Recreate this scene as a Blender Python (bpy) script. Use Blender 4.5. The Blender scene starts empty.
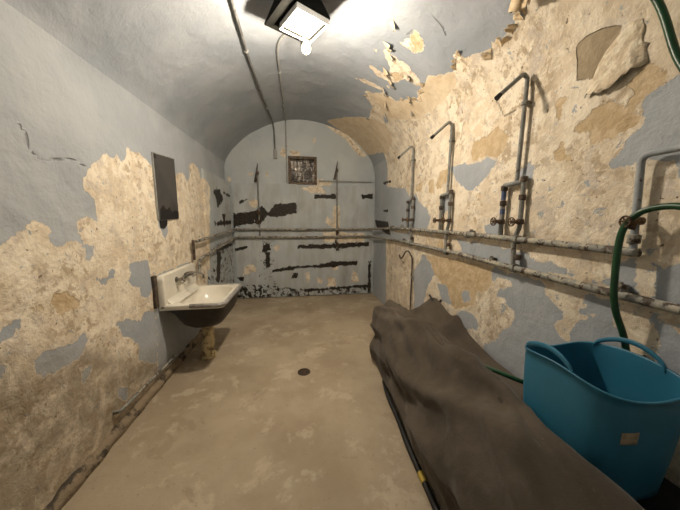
import bpy, bmesh, math, random
import numpy as np
from mathutils import Vector, Matrix, noise
sc = bpy.context.scene
COL = sc.collection
random.seed(7)
R = math.radians

# ------------------------------------------------------------------ camera, world, exposure
CAMZ = 1.5
pitch, yaw, roll = R(8.04), R(8.44), R(0.15)
fwd = Vector((math.sin(yaw) * math.cos(pitch), math.cos(yaw) * math.cos(pitch), -math.sin(pitch)))
rgt = Vector((math.cos(yaw), -math.sin(yaw), 0)); upv = rgt.cross(fwd)
r2 = rgt * math.cos(roll) + upv * math.sin(roll); u2 = upv * math.cos(roll) - rgt * math.sin(roll)
cam = bpy.data.cameras.new('camera'); camo = bpy.data.objects.new('camera', cam); COL.objects.link(camo)
cam.sensor_width = 36; cam.lens = 36 * 264 / 680; cam.clip_start = 0.02
m = Matrix((r2, u2, -fwd)).transposed().to_4x4(); m.translation = Vector((0, 0, CAMZ)); camo.matrix_world = m
sc.camera = camo
w = bpy.data.worlds.new('world'); sc.world = w; w.use_nodes = True
w.node_tree.nodes['Background'].inputs[0].default_value = (0.5, 0.6, 0.8, 1)
w.node_tree.nodes['Background'].inputs[1].default_value = 0.02
sc.view_settings.view_transform = 'Standard'; sc.view_settings.look = 'None'
sc.view_settings.gamma = 1; sc.view_settings.use_curve_mapping = False
sc.view_settings.exposure = 0.45
BULB = Vector((0.066, 2.235, 2.783))
BULB_POWER = 310
BULB_COL = (1.0, 0.86, 0.68)
ld = bpy.data.lights.new('bulb_light', 'POINT'); ld.energy = BULB_POWER; ld.color = BULB_COL; ld.shadow_soft_size = 0.042
lo = bpy.data.objects.new('bulb_light', ld); COL.objects.link(lo); lo.location = BULB

# ------------------------------------------------------------------ room dimensions
XL, XR, ZS, CX, RR, CZ = -1.295, 1.41, 2.45, 0.0575, 1.583, 1.627
TH = math.asin(1.3525 / RR); ARC = 2 * RR * TH; ST = 2 * ZS + ARC
Y0, Y1 = -1.0, 5.0
def sheet_pos(y, s):
    p, n = sheet_raw(y, s)
    for s0, w_, nb in ((ZS, .10, Vector((.965, 0, -.262))), (ST - ZS, .26, Vector((-.965, 0, -.262)))):
        if abs(s - s0) < w_:
            f = 1 - abs(s - s0) / w_; p = p + (n * (1 - f) + nb * f).normalized() * (.546 * w_ * f * f / 4); n = (n * (1 - f) + nb * f).normalized()
    return p, n
def sheet_raw(y, s):
    """point and inward normal on the unrolled left wall / vault / right wall"""
    if s <= ZS: return Vector((XL, y, s)), Vector((1, 0, 0))
    if s >= ST - ZS: return Vector((XR, y, ST - s)), Vector((-1, 0, 0))
    a = (s - ZS) / RR - TH
    return Vector((CX + RR * math.sin(a), y, CZ + RR * math.cos(a))), Vector((-math.sin(a), 0, -math.cos(a)))

# ------------------------------------------------------------------ helpers
def setp(o, label=None, cat=None, group=None, kind=None):
    if label: o['label'] = label
    if cat: o['category'] = cat
    if group: o['group'] = group
    if kind: o['kind'] = kind
    return o
def link(name, me, mat=None, parent=None, smooth=True):
    o = bpy.data.objects.new(name, me); COL.objects.link(o)
    if mat is not None:
        for mm in (mat if isinstance(mat, (list, tuple)) else [mat]): me.materials.append(mm)
    if smooth:
        me.polygons.foreach_set('use_smooth', [True] * len(me.polygons))
    if parent is not None:
        q = parent
        while q.parent is not None: q = q.parent
        me.transform(Matrix.Translation(-q.location)); o.parent = parent
    return o
def empty(name, loc, label, cat, group=None):
    o = bpy.data.objects.new(name, None); COL.objects.link(o); o.location = loc; o.empty_display_size = 0.05
    return setp(o, label, cat, group)
class MB:
    def __init__(s): s.v = []; s.f = []; s.m = []
    def add(s, v, f, mi=0):
        b = len(s.v); s.v += [tuple(x) for x in v]; s.f += [tuple(b + i for i in q) for q in f]; s.m += [mi] * len(f)
        return s
    def box(s, c, size, rot=None, bevel=0.0, mi=0, seg=2):
        bm = bmesh.new(); bmesh.ops.create_cube(bm, size=1)
        for v in bm.verts: v.co = Vector((v.co.x * size[0], v.co.y * size[1], v.co.z * size[2]))
        if bevel: bmesh.ops.bevel(bm, geom=list(bm.edges), offset=bevel, segments=seg, profile=0.6, affect='EDGES')
        M = Matrix.Translation(Vector(c)) @ (rot.to_4x4() if rot else Matrix())
        bm.verts.index_update()
        s.add([M @ v.co for v in bm.verts], [[v.index for v in f.verts] for f in bm.faces], mi); bm.free(); return s
    def tube(s, pts, r, seg=12, mi=0, cap=True, smooth=0, jitter=0.0):
        pts = [Vector(p) for p in pts]
        rs = list(r) if isinstance(r, (list, tuple)) else [r] * len(pts)
        if smooth: pts, rs = spline(pts, rs, smooth)
        n = len(pts); T = []
        for i in range(n):
            t = pts[min(i + 1, n - 1)] - pts[max(i - 1, 0)]; T.append(t.normalized())
        ref = Vector((0, 0, 1)) if abs(T[0].z) < .9 else Vector((1, 0, 0))
        N = (ref - T[0] * ref.dot(T[0])).normalized(); V = []
        for i in range(n):
            N = (N - T[i] * N.dot(T[i])).normalized(); B = T[i].cross(N)
            rr = rs[i] * (1 + (random.uniform(-jitter, jitter) if jitter else 0))
            for k in range(seg):
                a = 2 * math.pi * k / seg; V.append(pts[i] + (N * math.cos(a) + B * math.sin(a)) * rr)
        F = [(i * seg + k, i * seg + (k + 1) % seg, (i + 1) * seg + (k + 1) % seg, (i + 1) * seg + k) for i in range(n - 1) for k in range(seg)]
        if cap: F.append(tuple(range(seg))[::-1]); F.append(tuple((n - 1) * seg + k for k in range(seg)))
        return s.add(V, F, mi)
    def lathe(s, prof, o, axis=(0, 0, 1), seg=24, mi=0):
        """prof: list of (radius, distance along axis) from point o"""
        ax = Vector(axis).normalized(); ref = Vector((0, 0, 1)) if abs(ax.z) < .9 else Vector((1, 0, 0))
        N = (ref - ax * ref.dot(ax)).normalized(); B = ax.cross(N); V = []
        for (r, h) in prof:
            for k in range(seg):
                a = 2 * math.pi * k / seg; V.append(Vector(o) + ax * h + (N * math.cos(a) + B * math.sin(a)) * max(r, 1e-4))
        n = len(prof)
        F = [(i * seg + k, i * seg + (k + 1) % seg, (i + 1) * seg + (k + 1) % seg, (i + 1) * seg + k) for i in range(n - 1) for k in range(seg)]
        F.append(tuple(range(seg))[::-1]); F.append(tuple((n - 1) * seg + k for k in range(seg)))
        return s.add(V, F, mi)
    def loft(s, rings, mi=0, cap0=False, cap1=False):
        seg = len(rings[0]); V = [p for r in rings for p in r]
        F = [(i * seg + k, i * seg + (k + 1) % seg, (i + 1) * seg + (k + 1) % seg, (i + 1) * seg + k) for i in range(len(rings) - 1) for k in range(seg)]
        if cap0: F.append(tuple(range(seg))[::-1])
        if cap1: F.append(tuple((len(rings) - 1) * seg + k for k in range(seg)))
        return s.add(V, F, mi)
    def torus(s, c, axis, R_, r, seg=20, sub=8, mi=0):
        ax = Vector(axis).normalized(); ref = Vector((0, 0, 1)) if abs(ax.z) < .9 else Vector((1, 0, 0))
        N = (ref - ax * ref.dot(ax)).normalized(); B = ax.cross(N); V = []
        for i in range(seg):
            a = 2 * math.pi * i / seg; d = N * math.cos(a) + B * math.sin(a)
            for k in range(sub):
                b = 2 * math.pi * k / sub; V.append(Vector(c) + d * (R_ + r * math.cos(b)) + ax * r * math.sin(b))
        F = [(i * sub + k, i * sub + (k + 1) % sub, ((i + 1) % seg) * sub + (k + 1) % sub, ((i + 1) % seg) * sub + k) for i in range(seg) for k in range(sub)]
        return s.add(V, F, mi)
    def build(s, name, mat, parent=None, smooth=True, sharp=40):
        me = bpy.data.meshes.new(name); me.from_pydata(s.v, [], s.f)
        o = link(name, me, mat, parent, smooth)
        me.polygons.foreach_set('material_index', s.m)
        bm = bmesh.new(); bm.from_mesh(me); bmesh.ops.recalc_face_normals(bm, faces=list(bm.faces))
        if smooth and sharp:
            for e in bm.edges:
                if len(e.link_faces) == 2 and e.calc_face_angle(0) > R(sharp): e.smooth = False
        bm.to_mesh(me); bm.free(); me.update(); return o
def build_each(mb, name, mat, parent, groups=None, **kw):
    """one object per separate piece"""
    par = list(range(len(mb.v)))
    def find(a):
        while par[a] != a: par[a] = par[par[a]]; a = par[a]
        return a
    for f in mb.f:
        for i in f[1:]: par[find(i)] = find(f[0])
    isl = {}
    for k, f in enumerate(mb.f): isl.setdefault(find(f[0]), []).append(k)
    out = []
    for fs in isl.values():
        used = sorted({i for k in fs for i in mb.f[k]}); ix = {v: n for n, v in enumerate(used)}
        q = MB(); q.add([mb.v[i] for i in used], [[ix[i] for i in mb.f[k]] for k in fs]); out.append(q.build(name, mat, parent, **kw))
    return out
def spline(pts, rs, n):
    P, Q = [], []
    L = len(pts)
    for i in range(L - 1):
        p0, p1, p2, p3 = pts[max(i - 1, 0)], pts[i], pts[i + 1], pts[min(i + 2, L - 1)]
        for k in range(n):
            t = k / n
            P.append(0.5 * ((2 * p1) + (p2 - p0) * t + (2 * p0 - 5 * p1 + 4 * p2 - p3) * t * t + (3 * p1 - p0 - 3 * p2 + p3) * t ** 3))
            Q.append(rs[i] + (rs[i + 1] - rs[i]) * t)
    P.append(pts[-1]); Q.append(rs[-1]); return P, Q
def elbowed(pts, rad=0.04, n=5):
    """round the inner corners of a polyline"""
    pts = [Vector(p) for p in pts]; out = [pts[0]]
    for i in range(1, len(pts) - 1):
        a, b, c = pts[i - 1], pts[i], pts[i + 1]
        d1 = (a - b); d2 = (c - b); q = min(rad, d1.length * .45, d2.length * .45)
        p1 = b + d1.normalized() * q; p2 = b + d2.normalized() * q
        for k in range(n + 1):
            t = k / n; out.append(p1 * (1 - t) ** 2 + b * 2 * t * (1 - t) + p2 * t * t)
    out.append(pts[-1]); return out

# ------------------------------------------------------------------ materials
class NT:
    def __init__(s, name):
        s.mat = bpy.data.materials.new(name); s.mat.use_nodes = True; s.t = s.mat.node_tree; s.n = s.t.nodes
        s.b = s.n['Principled BSDF']
        s.geo = s.n.new('ShaderNodeTexCoord').outputs['Object']
    def _in(s, sock, v):
        if isinstance(v, bpy.types.NodeSocket): s.t.links.new(v, sock)
        elif isinstance(v, tuple) and len(v) == 3 and sock.type == 'RGBA': sock.default_value = (*v, 1)
        else: sock.default_value = v
    def noise(s, scale, detail=4, rough=.55, vec=None, dist=0.0, out=0):
        k = s.n.new('ShaderNodeTexNoise'); s._in(k.inputs['Vector'], vec or s.geo)
        k.inputs['Scale'].default_value = scale; k.inputs['Detail'].default_value = detail; k.inputs['Roughness'].default_value = rough; k.inputs['Distortion'].default_value = dist
        return k.outputs[out]
    def voronoi(s, scale, vec=None):
        k = s.n.new('ShaderNodeTexVoronoi'); s._in(k.inputs['Vector'], vec or s.geo); k.inputs['Scale'].default_value = scale; return k.outputs['Distance']
    def math(s, op, a, b=0.0, c=None):
        k = s.n.new('ShaderNodeMath'); k.operation = op; s._in(k.inputs[0], a); s._in(k.inputs[1], b)
        if c is not None: s._in(k.inputs[2], c)
        return k.outputs[0]
    def ramp(s, v, lo, hi, a=0.0, b=1.0, smooth=True):
        k = s.n.new('ShaderNodeMapRange'); k.interpolation_type = 'SMOOTHSTEP' if smooth else 'LINEAR'
        s._in(k.inputs[0], v); k.inputs[1].default_value = lo; k.inputs[2].default_value = hi; k.inputs[3].default_value = a; k.inputs[4].default_value = b
        return k.outputs[0]
    def mix(s, f, a, b, mode='MIX'):
        k = s.n.new('ShaderNodeMix'); k.data_type = 'RGBA'; k.blend_type = mode
        s._in(k.inputs[0], f); s._in(k.inputs[6], a); s._in(k.inputs[7], b); return k.outputs[2]
    def attr(s, name):
        k = s.n.new('ShaderNodeAttribute'); k.attribute_name = name; return k.outputs['Fac']
    def mapping(s, scale):
        k = s.n.new('ShaderNodeMapping'); s._in(k.inputs[0], s.geo); k.inputs['Scale'].default_value = scale; return k.outputs[0]
    def bump(s, h, dist, strength=1.0, nrm=None):
        k = s.n.new('ShaderNodeBump'); s._in(k.inputs['Height'], h); k.inputs['Distance'].default_value = dist; k.inputs['Strength'].default_value = strength
        if nrm is not None: s._in(k.inputs['Normal'], nrm)
        return k.outputs[0]
    def out(s, col=None, rough=None, metal=None, nrm=None, spec=None):
        if col is not None: s._in(s.b.inputs['Base Color'], col)
        if rough is not None: s._in(s.b.inputs['Roughness'], rough)
        if metal is not None: s._in(s.b.inputs['Metallic'], metal)
        if nrm is not None: s._in(s.b.inputs['Normal'], nrm)
        if spec is not None: s.b.inputs['Specular IOR Level'].default_value = spec
        return s.mat

BLUE = (0.375, 0.405, 0.440); BLUE2 = (0.440, 0.465, 0.495)
def wall_material(name, metal_sheet=False, amp=0.09, B1=BLUE, B2=BLUE2):
    t = NT(name)
    n_mid = t.noise(9, 7, .62, dist=.3); n_fine = t.noise(38, 5, .6); n_big = t.noise(1.6, 3)
    rag = t.math('ADD', t.math('MULTIPLY', t.math('SUBTRACT', n_mid, .5), amp), t.math('MULTIPLY', t.math('SUBTRACT', n_fine, .5), amp * .35))
    def mask(a, k=1.0, wdt=.0022, off=0.0):
        d = t.math('ADD', t.attr(a), t.math('MULTIPLY', rag, k))
        return t.ramp(d, -wdt + off, wdt + off), d
    blue, dblue = mask('blue')
    tan, _ = mask('tan', 1.0, .004); gold, _ = mask('gold', 1.0, .006); hole, _ = mask('hole', .35, .003)
    n_scr = t.noise(13, 9, .70, dist=.6); dark = t.ramp(t.math('ADD', t.attr('dark'), t.math('MULTIPLY', t.math('SUBTRACT', n_scr, .5), .15 if metal_sheet else .09)), -.0012, .0012); grime_shade = t.ramp(t.math('ADD', t.attr('grime_shade'), t.math('MULTIPLY', t.math('SUBTRACT', n_big, .5), .5)), -.06, .16)
    # the bare plaster under the paint: cream skim, pinkish and sandy blotches, pits
    zone = t.noise(2.1, 4, .6); zone2 = t.noise(3.7, 3, .55)
    c1 = t.mix(t.ramp(t.noise(4.6, 7, .66, dist=.3), .45, .56), (0.86, 0.77, 0.62), (0.73, 0.625, 0.475))
    c2 = t.mix(t.math('MULTIPLY', t.ramp(t.noise(13, 7, .68, dist=.3), .50, .58), t.ramp(zone, .40, .60, .15, 1.0)), c1, (0.50, 0.395, 0.27))
    c2 = t.mix(t.math('MULTIPLY', t.ramp(t.noise(8.3, 6, .66), .52, .58), t.ramp(zone2, .42, .58, .1, .9)), c2, (0.64, 0.56, 0.47))
    c2 = t.mix(t.math('MULTIPLY', t.ramp(t.noise(19, 6, .7), .56, .62), .6), c2, (0.88, 0.82, 0.70))
    c3 = t.mix(t.ramp(t.noise(27, 4, .6), .66, .69), c2, (0.22, 0.165, 0.11))
    c3 = t.mix(t.ramp(t.noise(20, 6, .6, dist=.8), .64, .66), c3, (0.42, 0.44, 0.45))
    tanc = t.mix(t.ramp(t.noise(12, 5, .6), .42, .6), (0.56, 0.42, 0.25), (0.66, 0.52, 0.34))
    base = t.mix(gold, c3, t.mix(t.ramp(n_mid, .4, .6), (0.68, 0.55, 0.38), (0.75, 0.63, 0.46)))
    base = t.mix(tan, base, tanc)
    base = t.mix(hole, base, t.mix(t.ramp(n_mid, .4, .6), (0.36, 0.29, 0.19), (0.43, 0.35, 0.24)))
    edge = t.ramp(t.math('ABSOLUTE', t.math('ADD', dblue, .004)), .0, .006, 1, 0)
    gr = t.math('MULTIPLY', grime_shade, t.ramp(t.noise(6, 6, .65, dist=.6), .32, .56, .40, 1.0))
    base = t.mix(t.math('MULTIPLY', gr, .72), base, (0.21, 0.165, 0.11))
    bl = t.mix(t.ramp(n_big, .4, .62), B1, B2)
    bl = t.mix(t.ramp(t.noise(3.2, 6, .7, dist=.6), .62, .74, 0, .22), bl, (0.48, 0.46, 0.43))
    if metal_sheet:
        bl = t.mix(t.ramp(t.noise(2.6, 5, .6, vec=t.mapping((2.4, 1, .7))), .42, .62, 0, .65), bl, (0.41, 0.415, 0.40))
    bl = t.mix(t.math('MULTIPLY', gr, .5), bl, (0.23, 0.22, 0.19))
    col = t.mix(blue, base, bl)
    if not metal_sheet: col = t.mix(t.math('MULTIPLY', edge, .55), col, (0.74, 0.66, 0.54))
    col = t.mix(dark, col, t.mix(t.ramp(n_fine, .45, .65), (0.018, 0.015, 0.012), (0.05, 0.040, 0.030)))
    crack = t.ramp(t.attr('crack'), -.004, .002)
    col = t.mix(t.math('MULTIPLY', crack, .45), col, (0.06, 0.055, 0.05))
    h = t.math('ADD', t.math('MULTIPLY', blue, .0035), t.math('MULTIPLY', t.noise(30, 6, .65), .0035))
    h = t.math('ADD', h, t.math('MULTIPLY', t.noise(7, 4, .6), t.ramp(blue, 0, 1, .016, .013)))
    h = t.math('ADD', h, t.math('MULTIPLY', t.noise(17, 5, .65, dist=1.0), t.ramp(blue, 0, 1, .009, .0025)))
    h = t.math('SUBTRACT', h, t.math('MULTIPLY', dark, .0012)); h = t.math('SUBTRACT', h, t.math('MULTIPLY', hole, .012))
    h = t.math('SUBTRACT', h, t.math('MULTIPLY', tan, .0035)); h = t.math('SUBTRACT', h, t.math('MULTIPLY', crack, .006))
    rough = t.math('ADD', t.math('MULTIPLY', blue, -.30), .86)
    return t.out(col, rough, None, t.bump(h, 1.0, 1.0), .35)
M = {}
M['wall'] = wall_material('peeling_wall_paint', False, .10)
M['sheet'] = wall_material('painted_steel_sheet', True, .11, (0.46, 0.505, 0.530), (0.54, 0.575, 0.590))
M['vault'] = wall_material('peeling_paint_dimmed_vault', False, .10, (0.300, 0.330, 0.370), (0.350, 0.375, 0.410))  # same paint as the walls, darkened to hold down the bulb's glare
M['wallback'] = wall_material('peeling_paint_lit_end_wall', False, .08, (0.47, 0.515, 0.535), (0.54, 0.575, 0.585))  # same paint as the walls, lightened to stand in for stronger light
def simple(name, col, rough=.6, metal=0.0, var=0.0, vscale=12, bump=0.0, bscale=40, col2=None, lo=.45, hi=.6, spec=None):
    t = NT(name); c = col
    if col2: c = t.mix(t.ramp(t.noise(vscale, 6, .62), lo, hi), col, col2)
    elif var: c = t.mix(t.ramp(t.noise(vscale, 5), .35, .65), col, tuple(x * (1 - var) for x in col))
    n = t.bump(t.noise(bscale, 4), bump) if bump else None
    return t.out(c, rough, metal, n, spec)
# floor
def floor_material():
    t = NT('stained_concrete')
    a = t.mix(t.ramp(t.noise(1.1, 5, .6), .38, .62), (0.425, 0.350, 0.250), (0.330, 0.264, 0.182))
    a = t.mix(t.ramp(t.noise(2.8, 8, .72, dist=.25), .53, .60, 0, .55), a, (0.54, 0.46, 0.345))
    a = t.mix(t.ramp(t.noise(1.9, 8, .70, dist=.4), .585, .61, 0, .50), a, (0.285, 0.222, 0.155))
    a = t.mix(t.ramp(t.noise(26, 5, .6), .64, .70, 0, .5), a, (0.24, 0.185, 0.125))
    a = t.mix(t.ramp(t.noise(70, 2, .5), .76, .79), a, (0.12, 0.09, 0.07))
    h = t.math('ADD', t.math('MULTIPLY', t.noise(2.8, 8, .72, dist=.25), .016), t.math('MULTIPLY', t.noise(40, 6, .65), .003))
    return t.out(a, t.ramp(t.noise(4, 4), .35, .65, .55, .8), None, t.bump(h, 1.0), .35)
M['floor'] = floor_material()
def pipe_material(name, c1, c2, rust, lo=.52, hi=.58):
    t = NT(name)
    a = t.mix(t.ramp(t.noise(14, 5, .65), .45, .58), c1, c2)
    a = t.mix(t.ramp(t.noise(26, 6, .65, dist=.6), lo, hi), a, rust)
    return t.out(a, .62, None, t.bump(t.noise(60, 5, .6), .003), .4)
M['pipe'] = pipe_material('crusted_grey_pipe_paint', (0.23, 0.235, 0.215), (0.33, 0.31, 0.26), (0.070, 0.048, 0.032))
M['rail'] = pipe_material('flaking_rail_paint', (0.25, 0.25, 0.225), (0.42, 0.385, 0.31), (0.070, 0.050, 0.036), .53, .56)
M['riser'] = pipe_material('grey_riser_paint', (0.20, 0.205, 0.195), (0.27, 0.27, 0.245), (0.085, 0.055, 0.035), .60, .66)
M['thinrust'] = pipe_material('rusty_thin_pipe', (0.075, 0.052, 0.040), (0.13, 0.095, 0.070), (0.04, 0.028, 0.02))
M['conduit'] = pipe_material('painted_conduit', (0.300, 0.305, 0.300), (0.36, 0.36, 0.34), (0.15, 0.125, 0.10), .62, .68)
M['bluepipe'] = pipe_material('blue_grey_pipe_paint', (0.33, 0.36, 0.39), (0.40, 0.42, 0.43), (0.12, 0.09, 0.07), .62, .66)
M['conduit_dark'] = pipe_material('dark_conduit', (0.130, 0.128, 0.125), (0.20, 0.20, 0.195), (0.08, 0.07, 0.06), .6, .68)
M['brass'] = simple('tarnished_brass', (0.16, 0.10, 0.055), .5, .6, col2=(0.05, 0.035, 0.028), vscale=60)
M['bluetape'] = simple('blue_tape', (0.07, 0.10, 0.20), .5)
M['enamel'] = simple('white_enamel', (0.80, 0.76, 0.66), .22, var=.10, vscale=5)
M['iron'] = simple('dark_cast_iron', (0.022, 0.016, 0.012), .5, .0, col2=(0.012, 0.009, 0.007), vscale=10, bump=.002)
M['chrome'] = simple('dull_chrome', (0.36, 0.34, 0.31), .28, .9, var=.4, vscale=30)
M['guard'] = simple('grey_rim_guard', (0.36, 0.345, 0.32), .5, .15, var=.3, vscale=20)
M['trap'] = simple('yellowed_trap_pipe', (0.60, 0.50, 0.29), .6, 0, col2=(0.20, 0.14, 0.08), vscale=16, bump=.003)
M['plate'] = simple('dark_grey_plate', (0.085, 0.080, 0.074), .30, .2, col2=(0.065, 0.062, 0.058), vscale=4)
M['black'] = simple('black_adhesive', (0.012, 0.011, 0.010), .5, bump=.002)
M['wood'] = simple('dark_board', (0.05, 0.038, 0.028), .8, col2=(0.10, 0.07, 0.045), vscale=30, bump=.002)
M['rustframe'] = simple('rusty_frame', (0.11, 0.075, 0.05), .8, col2=(0.20, 0.16, 0.12), vscale=30, bump=.003)
M['drain'] = simple('rusty_drain', (0.045, 0.030, 0.022), .7, .4, col2=(0.09, 0.055, 0.035), vscale=40)
M['lampdark'] = simple('dark_lamp_hood', (0.008, 0.008, 0.007), .9, .0, var=.3, vscale=20, spec=.03)
M['lampglass'] = simple('yellowed_lamp_glass', (0.20, 0.165, 0.115), .6, col2=(0.27, 0.235, 0.18), vscale=14)
M['lampwhite'] = simple('white_lamp_reflector', (0.82, 0.80, 0.76), .4)
M['rubber'] = simple('black_rubber', (0.012, 0.012, 0.013), .55)
M['yellow'] = simple('yellow_tape', (0.50, 0.36, 0.06), .5)
M['crate'] = simple('black_crate_plastic', (0.010, 0.010, 0.011), .5)
M['hose'] = simple('green_garden_hose', (0.010, 0.070, 0.024), .36, var=.3, vscale=10)
M['sticker'] = simple('tan_sticker', (0.42, 0.33, 0.22), .6, col2=(0.30, 0.24, 0.17), vscale=60)
M['flake'] = simple('curled_plaster_flake', (0.72, 0.58, 0.39), .85, col2=(0.64, 0.49, 0.30), vscale=14, bump=.003)
M['flakeblue'] = simple('curled_blue_paint', (0.36, 0.40, 0.44), .6, var=.1)
M['flap'] = simple('hanging_plaster_flap', (0.64, 0.53, 0.38), .8, col2=(0.80, 0.72, 0.57), vscale=22, bump=.016, bscale=30)
M['flapback'] = simple('dark_green_paint_back', (0.045, 0.065, 0.050), .8, col2=(0.12, 0.13, 0.11), vscale=14)
t = NT('glowing_bulb_glass'); t.b.inputs['Base Color'].default_value = (1, .9, .7, 1); t.b.inputs['Emission Color'].default_value = (1, .80, .50, 1); t.b.inputs['Emission Strength'].default_value = 14; M['bulb'] = t.mat
t = NT('dusty_wired_glass_shine')
mp = t.n.new('ShaderNodeMapping'); t.t.links.new(t.geo, mp.inputs[0]); mp.inputs['Rotation'].default_value = (0, R(42), 0); mp.inputs['Scale'].default_value = (5.5, 1, .8)
gl = t.mix(t.ramp(t.noise(4.2, 6, .68, vec=mp.outputs[0], dist=.6), .50, .60), (0.035, 0.026, 0.018), (0.40, 0.36, 0.31))  # pale diagonal streaks paint the glare on the dusty glass into its colour
M['glass'] = t.out(gl, .28, 0.2, t.bump(t.noise(9, 4, .6, dist=1.5), .02), .6)
def tarp_material():
    t = NT('grey_brown_felt_tarp')
    a = t.mix(t.ramp(t.noise(2.6, 5, .6), .4, .62), (0.074, 0.060, 0.046), (0.104, 0.086, 0.067))
    a = t.mix(t.ramp(t.noise(55, 5, .7), .62, .70, 0, .35), a, (0.16, 0.14, 0.115))
    a = t.mix(t.ramp(t.noise(22, 3, .7, dist=2), .71, .74, 0, .5), a, (0.22, 0.20, 0.17))
    h = t.math('ADD', t.math('MULTIPLY', t.noise(260, 2, .6), .0012), t.math('MULTIPLY', t.noise(14, 4, .6), .006))
    m_ = t.out(a, .95, None, t.bump(h, 1.0), .1)
    t.b.inputs['Sheen Weight'].default_value = .12
    return m_
M['tarp'] = tarp_material()
def tub_material():
    t = NT('teal_flexible_plastic')
    a = t.mix(t.ramp(t.noise(5, 4), .4, .65), (0.030, 0.175, 0.285), (0.030, 0.160, 0.258))
    return t.out(a, .42, None, t.bump(t.noise(5, 2), .006), .4)
M['tub'] = tub_material()

# ------------------------------------------------------------------ painted sheets with traced wear and a painted shade under the sink
def sdist(P, poly):
    """signed distance (positive inside) from each point of P (N,2) to a polygon"""
    A = np.array(poly); Bp = np.roll(A, -1, 0); d = np.full(len(P), 9.0); ins = np.zeros(len(P), bool)
    for a, b in zip(A, Bp):
        e = b - a; L = (e @ e) or 1e-9; w_ = P - a; t_ = np.clip((w_ @ e) / L, 0, 1)
        d = np.minimum(d, np.hypot(*(w_ - t_[:, None] * e).T))
        c = (a[1] > P[:, 1]) != (b[1] > P[:, 1])
        with np.errstate(divide='ignore', invalid='ignore'):
            x = (b[0] - a[0]) * (P[:, 1] - a[1]) / (b[1] - a[1] if b[1] != a[1] else 1e-9) + a[0]
        ins ^= c & (P[:, 0] < x)
    return np.where(ins, d, -d)
def linedist(P, line):
    d = np.full(len(P), 9.0)
    for a, b in zip(line[:-1], line[1:]):
        a = np.array(a); b = np.array(b); e = b - a; w_ = P - a; t_ = np.clip((w_ @ e) / (e @ e), 0, 1)
        d = np.minimum(d, np.hypot(*(w_ - t_[:, None] * e).T))
    return d
def wear(me, P, polys, cracks=()):
    P = np.array(P); at = {k: np.full(len(P), -.3) for k in ('tan', 'gold', 'hole', 'dark', 'grime_shade', 'crack')}; at['blue'] = np.full(len(P), .3)
    lo_, hi_ = P.min(0) - .3, P.max(0) + .3
    for layer, cap, poly in polys:
        a = np.array(poly)
        if (a.max(0) < lo_).any() or (a.min(0) > hi_).any(): continue
        d = sdist(P, poly)
        if cap is not None: d = np.minimum(d, cap)
        if layer == 'peel': at['blue'] = np.minimum(at['blue'], -d)
        elif layer == 'isle': at['blue'] = np.maximum(at['blue'], d)
        else: at[layer] = np.maximum(at[layer], d)
    for c in cracks: at['crack'] = np.maximum(at['crack'], .007 - linedist(P, c))
    for k, v in at.items():
        a = me.attributes.new(k, 'FLOAT', 'POINT'); a.data.foreach_set('value', v.astype(np.float32))
def disp(p, amp=1.0):
    if p.x > 1.2: amp = .5 * amp
    return amp * (.011 * noise.noise(p * 1.7) + .006 * noise.noise(p * 4.1 + Vector((3, 1, 7))) + .0028 * noise.noise(p * 11))
def sheet(name, s0, s1, ya, yb, ds, dy, mat, off=0.0, amp=1.0, parent=None):
    ns = max(2, round((s1 - s0) / ds)); ny = round((yb - ya) / dy); V = []; P = []
    for i in range(ns + 1):
        s = s0 + (s1 - s0) * i / ns
        for j in range(ny + 1):
            y = ya + (yb - ya) * j / ny; p, n = sheet_pos(y, s)
            V.append(p + n * (off + disp(p, amp))); P.append((y, s))
    F = [(i * (ny + 1) + j, i * (ny + 1) + j + 1, (i + 1) * (ny + 1) + j + 1, (i + 1) * (ny + 1) + j) for i in range(ns) for j in range(ny)]
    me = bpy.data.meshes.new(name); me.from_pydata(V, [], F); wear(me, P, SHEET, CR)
    o = link(name, me, mat, parent); return o
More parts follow.
